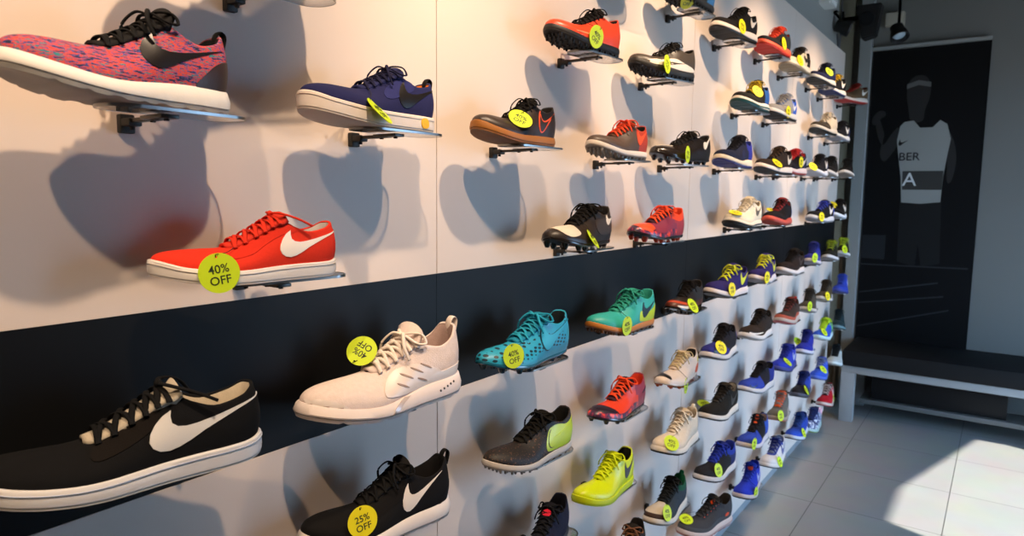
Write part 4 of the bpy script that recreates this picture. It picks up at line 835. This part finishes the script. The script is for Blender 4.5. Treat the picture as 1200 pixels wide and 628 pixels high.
def price_tag(spec, label, anchor, near, col):
    txt, c, nv, roll = spec
    n = Vector(nv).normalized(); up = (Vector((0, 0, 1)) - n * n.z)
    up = up.normalized() if up.length > .05 else Vector((-1, 0, 0))
    right = up.cross(n); a = math.radians(roll); u2 = up * math.cos(a) - right * math.sin(a) if False else up * math.cos(a) + right * (-math.sin(a))
    r2 = u2.cross(n); R3 = Matrix((r2, u2, n)).transposed()
    root = empty('price_tag', c); root.rotation_euler = R3.to_euler(); tag(root, label, 'price tag')
    R = .0275; d = bpy.data.objects.new('disc', disc_mesh(R).copy()); d.data.materials.clear(); d.data.materials.append(col); C.objects.link(d); d.parent = root
    if txt != 'pink':
        for t, y, sz in ((txt + '%', .005, .0165), ('OFF', -.0105, .0165)):
            me = text_mesh(t, sz)
            if not me.materials: me.materials.append(ink)
            o = bpy.data.objects.new('lettering', me); C.objects.link(o); o.parent = root; o.location = (0, y, .0007)
    hole = Vector((0, R * .80, 0)); A = R3.inverted() @ (anchor - Vector(c))
    bm = bmesh.new(); tube(bm, smooth_path([hole + Vector((0, 0, -.002)), hole + Vector((0, .004, .003)), (hole + A) * .5 + Vector((0, 0, .004)), A], 4), .0006, 5)
    obj('string', bm, M('#2a2a28', 'cord'), root)
    return root
YELLOWS = {'blackrun', 'trail', 'redsole', 'whitebig', 'goldtag', 'redaccent', 'blackblue', 'teal', 'greyblue', 'whiterun', 'redmid', 'trickle', 'lastabove', 'navyyellow', 'navyyellowfar', 'bluetoe', 'taupe', 'cuttop'}
for key, label, cat, d in SH:
    s, z, yaw, sc = PLACE[key]
    nm = cat.replace(' ', '_') if cat != 'sneaker' else ('running_shoe' if d['k'] in ('run', 'sock') else 'skate_shoe' if d['k'] == 'skate' else 'sneaker')
    ca, sa = math.cos(PI + yaw), math.sin(PI + yaw)
    root = empty(nm, (s - ca * .14 * sc, OFF - sa * .14 * sc, z + .0003), PI + yaw)
    tag(root, label, cat, 'shoes on the display wall'); root.scale = (sc, sc, sc)
    make_shoe(root, d, NEAR.get(key, 0))
    shelf(s + .035, z, yaw, 'clear shelf under the ' + SHORT.get(key, label), 'clear shelf plates on the display wall')
    if key in TAGS:
        bpy.context.view_layer.update()
        spec = TAGS[key]; lace = next(c for c in root.children if c.name.split('.')[0] == 'laces')
        M4 = Matrix.Translation(root.location) @ Matrix.Rotation(PI + yaw, 4, 'Z') @ Matrix.Scale(sc, 4)
        cv = Vector(spec[1]); A = min((M4 @ v.co for v in lace.data.vertices), key=lambda p: (p - cv - Vector((0, 0, .02))).length)
        t = price_tag(spec, ('yellow tag reading 25% OFF' if spec[0] == '25' else 'pink tag' if spec[0] == 'pink' else 'yellow tag' if key in YELLOWS else 'lime tag') + ' on the ' + SHORT.get(key, label), A, NEAR.get(key, 0), yellow if key in YELLOWS else M('#e8b3c0', 'paper') if spec[0] == 'pink' else lime)
        t['group'] = 'sale tags on the shoes'

# ------------------------------------------------------------------ the far end: poster, bench, fittings
px = 5.985
root = empty('wall_poster', (px, -.45, .5)); tag(root, 'dark wall poster of a basketball player in a white jersey, above the bench', 'poster')
def fl(name, poly, m, parent, depth=.001, lift=0):             # flat printed shape on the poster, (y, z) in metres
    bm = bmesh.new(); prism(bm, [(y + .45, z - .5) for y, z in poly], -lift - depth, -lift, lambda a, b, w: (w, a, b)); return obj(name, bm, m, parent, False)
fl('panel', [(-.085, .5), (-.085, 2.75), (-.83, 2.75), (-.83, .5)], mat_wall('poster_black', '#09090a', .6, 0), root, .012, -.014)
pk = lambda h: mat_wall('print_' + h, '#' + h, .5, 0)
skin, shade, jer = pk('2b2a29'), pk('1b1b1b'), pk('8d8d88')
fl('printed_arm', round_poly([(-.30, 2.19), (-.245, 2.13), (-.19, 2.02), (-.15, 2.10), (-.125, 2.22), (-.16, 2.24), (-.18, 2.16), (-.20, 2.12), (-.165, 1.98), (-.20, 1.90), (-.25, 1.96), (-.30, 2.06)]), skin, root, .001, .001)
fl('printed_hand', round_poly([(-.10, 2.24), (-.14, 2.30), (-.19, 2.30), (-.20, 2.26), (-.16, 2.24), (-.15, 2.2), (-.11, 2.19)]), skin, root, .001, .0022)
fl('printed_head', round_poly([(-.345, 2.30), (-.325, 2.40), (-.33, 2.50), (-.38, 2.55), (-.45, 2.54), (-.485, 2.46), (-.475, 2.36), (-.45, 2.29), (-.45, 2.2), (-.36, 2.2)]), skin, root, .001, .001)
fl('printed_headband', [(-.325, 2.45), (-.325, 2.485), (-.40, 2.51), (-.48, 2.49), (-.48, 2.455), (-.40, 2.475)], pk('5d5c5a'), root, .001, .0022)
fl('printed_arm', round_poly([(-.56, 2.19), (-.63, 2.12), (-.68, 1.95), (-.66, 1.76), (-.62, 1.74), (-.62, 1.92), (-.58, 2.03)]), skin, root, .001, .001)
fl('printed_shorts', [(-.33, 1.62), (-.34, 1.15), (-.46, 1.12), (-.47, 1.3), (-.50, 1.12), (-.62, 1.15), (-.60, 1.62)], shade, root, .001, .001)
fl('printed_jersey', [(-.385, 2.215), (-.325, 2.207), (-.299, 2.177), (-.283, 2.069), (-.302, 1.94), (-.325, 1.80), (-.341, 1.604), (-.47, 1.595), (-.595, 1.61), (-.60, 1.80), (-.615, 1.95), (-.63, 2.07), (-.60, 2.18), (-.555, 2.21), (-.51, 2.16), (-.43, 2.16)], jer, root, .001, .0022)
fl('printed_band', [(-.335, 1.84), (-.341, 1.70), (-.597, 1.70), (-.60, 1.84)], pk('3a3936'), root, .001, .0032)
fl('printed_tick', [(-.365 + .07 * (1 - x), 2.03 + .055 * y) for x, y in TICK], pk('1c1c1c'), root, .001, .0034)
def words(txt, y, z, size, m, parent):
    me = text_mesh(txt, size).copy(); me.materials.clear(); me.materials.append(m)
    o = bpy.data.objects.new('printed_letters', me); C.objects.link(o); o.parent = parent
    o.rotation_euler = (PI/2, 0, -PI/2); o.location = (-.0056, y + .45, z - .5); return o
words('BER', -.372, 1.945, .085, pk('15151c'), root); words('A', -.385, 1.772, .14, pk('d0d0cc'), root)
fl('printed_board', [(-.09, 1.345), (-.253, 1.35), (-.253, 1.16), (-.09, 1.163)], pk('232426'), root, .001, .001)
for y0, z0, y1, z1 in ((-.09, .885, -.62, 1.0), (-.09, .80, -.66, .90), (-.09, .61, -.70, .80), (-.09, 1.11, -.80, 1.12)):
    fl('printed_line', [(y0, z0), (y1, z1), (y1, z1 + .012), (y0, z0 + .010)], pk('2a2b2d'), root, .001, .001)
# bench
root = empty('bench', (5.68, -.6, 0)); tag(root, 'long bench with black padded seat and pale grey frame under the poster', 'bench')
Z0 = Vector((5.68, -.6, 0))
def part(name, boxes, m, bev, parent, off=Z0):
    bm = bmesh.new()
    for a, b in boxes: box(bm, Vector(a) - off, Vector(b) - off, bev)
    return obj(name, bm, m, parent)
part('seat_cushion', [((5.375, -1.6, .418), (5.975, -.10, .535))], mat_wall('black_vinyl', '#121213', .7, .08), .018, root)
bfr = mat_wall('bench_grey', '#8e9090', .5)
part('frame', [((5.39, -1.6, .365), (5.45, -.10, .418)), ((5.90, -1.6, .365), (5.96, -.10, .418)), ((5.45, -.16, .365), (5.90, -.10, .418)), ((5.45, -1.6, .365), (5.90, -1.54, .418))], bfr, .003, root)
for x in (5.39, 5.88):
    for y in (-.19, -1.6): part('leg', [((x, y, 0), (x + .07, y + .09, .366))], bfr, .003, root)
part('lower_shelf', [((5.60, -1.5, .10), (5.86, -.20, .135))], mat_wall('bench_board', '#605f5c', .6), .003, root)
tag(part('storage_box', [((5.64, -1.1, .136), (5.85, -.27, .30))], mat_wall('black_card', '#121213', .5), .004, None, Vector((0, 0, 0))), 'long black box on the board under the bench', 'box')
# fittings by the ceiling
def spot(loc, aim, size, label, name='spotlight', cat='spotlight', colr='#0e0e0f', wall=None):
    root = empty(name, loc); tag(root, label, cat); d = Vector(aim).normalized(); q = d.to_track_quat('Z', 'Y').to_matrix().to_4x4()
    bm = bmesh.new(); n = 20; pr = [(.0, -.9), (.55, -.9), (.72, -.8), (.74, -.1), (.9, .1), (1.0, .85), (.93, .9), (.86, .8), (.70, .3), (0, .3)]
    rg = [[bm.verts.new(q @ Vector((math.cos(2*PI*i/n)*r*size, math.sin(2*PI*i/n)*r*size, z*size))) for i in range(n)] for r, z in pr[1:-1]]
    for a, b in zip(rg, rg[1:]):
        for i in range(n): bm.faces.new((a[i], a[(i+1) % n], b[(i+1) % n], b[i]))
    bm.faces.new(rg[0][::-1]); bm.faces.new(rg[-1])
    obj('housing', bm, M(colr, 'rubber'), root)
    bm = bmesh.new(); bmesh.ops.create_uvsphere(bm, u_segments=16, v_segments=8, radius=.68 * size, matrix=q @ Matrix.Translation((0, 0, .45 * size)) @ Matrix.Diagonal((1, 1, .3, 1)))
    obj('lens', bm, M('#9fb2bd', 'gloss'), root)
    bm = bmesh.new(); w = Vector(wall) - Vector(loc)
    tube(bm, smooth_path([Vector((0, 0, 0)), w * .5 + Vector((0, 0, size * .3)), w], 4), size * .16, 8)
    e = w.normalized(); cyl(bm, w - e * .012, w, size * .45, n=14)
    obj('bracket', bm, M(colr, 'metal'), root); return root
spot((5.22, -.0, 2.795), (.15, -.9, -.35), .055, 'small black spotlight with shining lens above the wall end', wall=(5.22, .06, 2.90))
spot((5.52, -.30, 2.78), (-.4, -.3, -.8), .06, 'round black spotlight hanging under the ceiling above the poster', wall=(5.52, -.30, 3.2))
root = empty('loudspeaker', (5.42, -.125, 2.85)); tag(root, 'black tapered loudspeaker hung high on the wall end', 'loudspeaker')
bm = bmesh.new(); prism(bm, [(-.075, .11), (.085, .11), (.055, -.10), (-.03, -.12)], -.06, .06, lambda a, b, w: (w, -a, b)); bmesh.ops.bevel(bm, geom=bm.edges[:], offset=.008, segments=2, affect='EDGES')
obj('cabinet', bm, M('#0c0c0d', 'rubber'), root)
bm = bmesh.new(); cyl(bm, (-.058, .0, .01), (-.068, .0, .01), .048, .044, 20); obj('grille', bm, M('#17181a', 'mesh'), root)
bm = bmesh.new(); box(bm, (-.02, .03, .02), (.02, .167, .05), .004); box(bm, (-.03, .155, -.02), (.03, .165, .09), .003); obj('bracket', bm, M('#141414', 'metal'), root)
root = empty('wall_fixture', (4.86, .06, 2.90)); tag(root, 'white plastic ceiling fixture at the top of the wall panel', 'light fixture')
bm = bmesh.new(); prism(bm, stadium(.11, .045, .04), 0, .07, lambda a, b, w: (a, -w, b - .0)); bmesh.ops.bevel(bm, geom=[e for e in bm.edges if abs(e.verts[0].co.y + .07) < 1e-4 and abs(e.verts[1].co.y + .07) < 1e-4], offset=.012, segments=3, affect='EDGES')
obj('housing', bm, M('#c9cbc8', 'rubber'), root)
bm = bmesh.new(); prism(bm, stadium(.085, .025, .02), .0695, .0735, lambda a, b, w: (a, -w, b)); obj('diffuser', bm, M('#e4e6e4', 'gloss'), root)
root = empty('junction_box', (6.0, -.21, 2.965)); tag(root, 'pale grey box high on the far wall above the poster', 'junction box')
bm = bmesh.new(); box(bm, (-.07, -.07, -.045), (0, .055, .05), .004); obj('body', bm, M('#a39c8c', 'rubber'), root)
bm = bmesh.new(); box(bm, (-.074, -.066, -.041), (-.0695, .051, .046), .003); obj('cover', bm, M('#aaa392', 'rubber'), root)
for i, (x, pts, lab) in enumerate(((5.34, [(.055, 2.78), (.045, 2.70), (.052, 2.655)], 'thin grey cable dropping from the small spotlight behind the panel'), (5.40, [(.055, 3.15), (.045, 2.9), (.05, 2.62), (.055, 2.2), (.055, .3)], 'long grey cable running down beside the panel edge'))):
    bm = bmesh.new(); tube(bm, smooth_path([(x, y, z) for y, z in pts], 5), .006, 8); tag(obj('cable', bm, M('#55565a', 'rubber'), None, 'all'), lab, 'cable')
# lighting track out of frame: the lamps that light the wall
LAMPS = [(-.45, .8), (.4, 1), (1.2, 1), (2.1, 1), (3.1, 1), (4.2, .9)]
bm = bmesh.new(); box(bm, (-.9, -.918, 3.165), (5.0, -.883, 3.2), .003); tag(obj('light_track', bm, M('#1a1a1a', 'metal')), 'black lighting track along the ceiling in front of the shoe wall', 'light track')
for i, (x, e) in enumerate(LAMPS):
    loc = Vector((x, -.9, 3.0)); tgt = Vector((x + .35, 0, 1.65)); dv = (tgt - loc).normalized()
    t = spot(loc, dv, .05, 'black track spotlight on the ceiling track aimed at the shoe wall', wall=(x, -.9, 3.166)); t['group'] = 'track spotlights'
    li = bpy.data.lights.new('spot_lamp', 'SPOT'); li.energy = SPOT_E * e; li.color = (1, .74, .50); li.spot_size = math.radians(70); li.spot_blend = .7; li.shadow_soft_size = .022
    lo = bpy.data.objects.new('spot_lamp', li); C.objects.link(lo); lo.location = loc + dv * .062; lo.rotation_euler = dv.to_track_quat('-Z', 'Y').to_euler()
sun = bpy.data.lights.new('sun', 'SUN'); sun.energy = 14; sun.angle = math.radians(.6); sun.color = (1, .95, .86)
so_ = bpy.data.objects.new('sun', sun); C.objects.link(so_); so_.location = (2, -8, 7)
sd = Vector((.33 * math.cos(math.radians(41)) / .996, .94 * math.cos(math.radians(41)) / .996, -math.sin(math.radians(41)))); so_.rotation_euler = sd.to_track_quat('-Z', 'Y').to_euler()
# ground outside the door and daylight
struct('ground_outside', [((-30, -30, -.12), (-1.7, 10, -.06)), ((-1.7, -30, -.12), (30, -4.1, -.06))], mat_wall('pavement', '#9a9893'))
w = bpy.data.worlds.new('World'); bpy.context.scene.world = w; w.use_nodes = True
bg = w.node_tree.nodes['Background']; bg.inputs['Color'].default_value = (.37, .63, 1, 1); bg.inputs['Strength'].default_value = WORLD_E

# ------------------------------------------------------------------ camera
cam = bpy.data.cameras.new('camera'); co = bpy.data.objects.new('camera', cam); C.objects.link(co); bpy.context.scene.camera = co
f, yw, pit, rol = 800, .6248, .1104, -.0102
fwd = Vector((math.cos(yw) * math.cos(pit), math.sin(yw) * math.cos(pit), -math.sin(pit))); right = Vector((math.sin(yw), -math.cos(yw), 0)); upv = right.cross(fwd)
r2 = right * math.cos(rol) - upv * math.sin(rol) if False else right * math.cos(rol) + upv * math.sin(rol) * ROLS
u2 = r2.cross(fwd)
co.matrix_world = Matrix.Translation((0, -1, 1.65)) @ Matrix((r2, u2, -fwd)).transposed().to_4x4()
cam.sensor_width = 36; cam.lens = 36 * f / 1200; cam.clip_start = .05
cam.dof.use_dof = True; cam.dof.focus_distance = 1.25; cam.dof.aperture_fstop = 7
sc_ = bpy.context.scene
sc_.view_settings.view_transform = 'Standard'; sc_.view_settings.look = 'None'; sc_.view_settings.exposure = 0; sc_.view_settings.gamma = 1; sc_.view_settings.use_curve_mapping = False
sc_.cycles.use_denoising = True; sc_.cycles.max_bounces = 8; sc_.cycles.transparent_max_bounces = 16
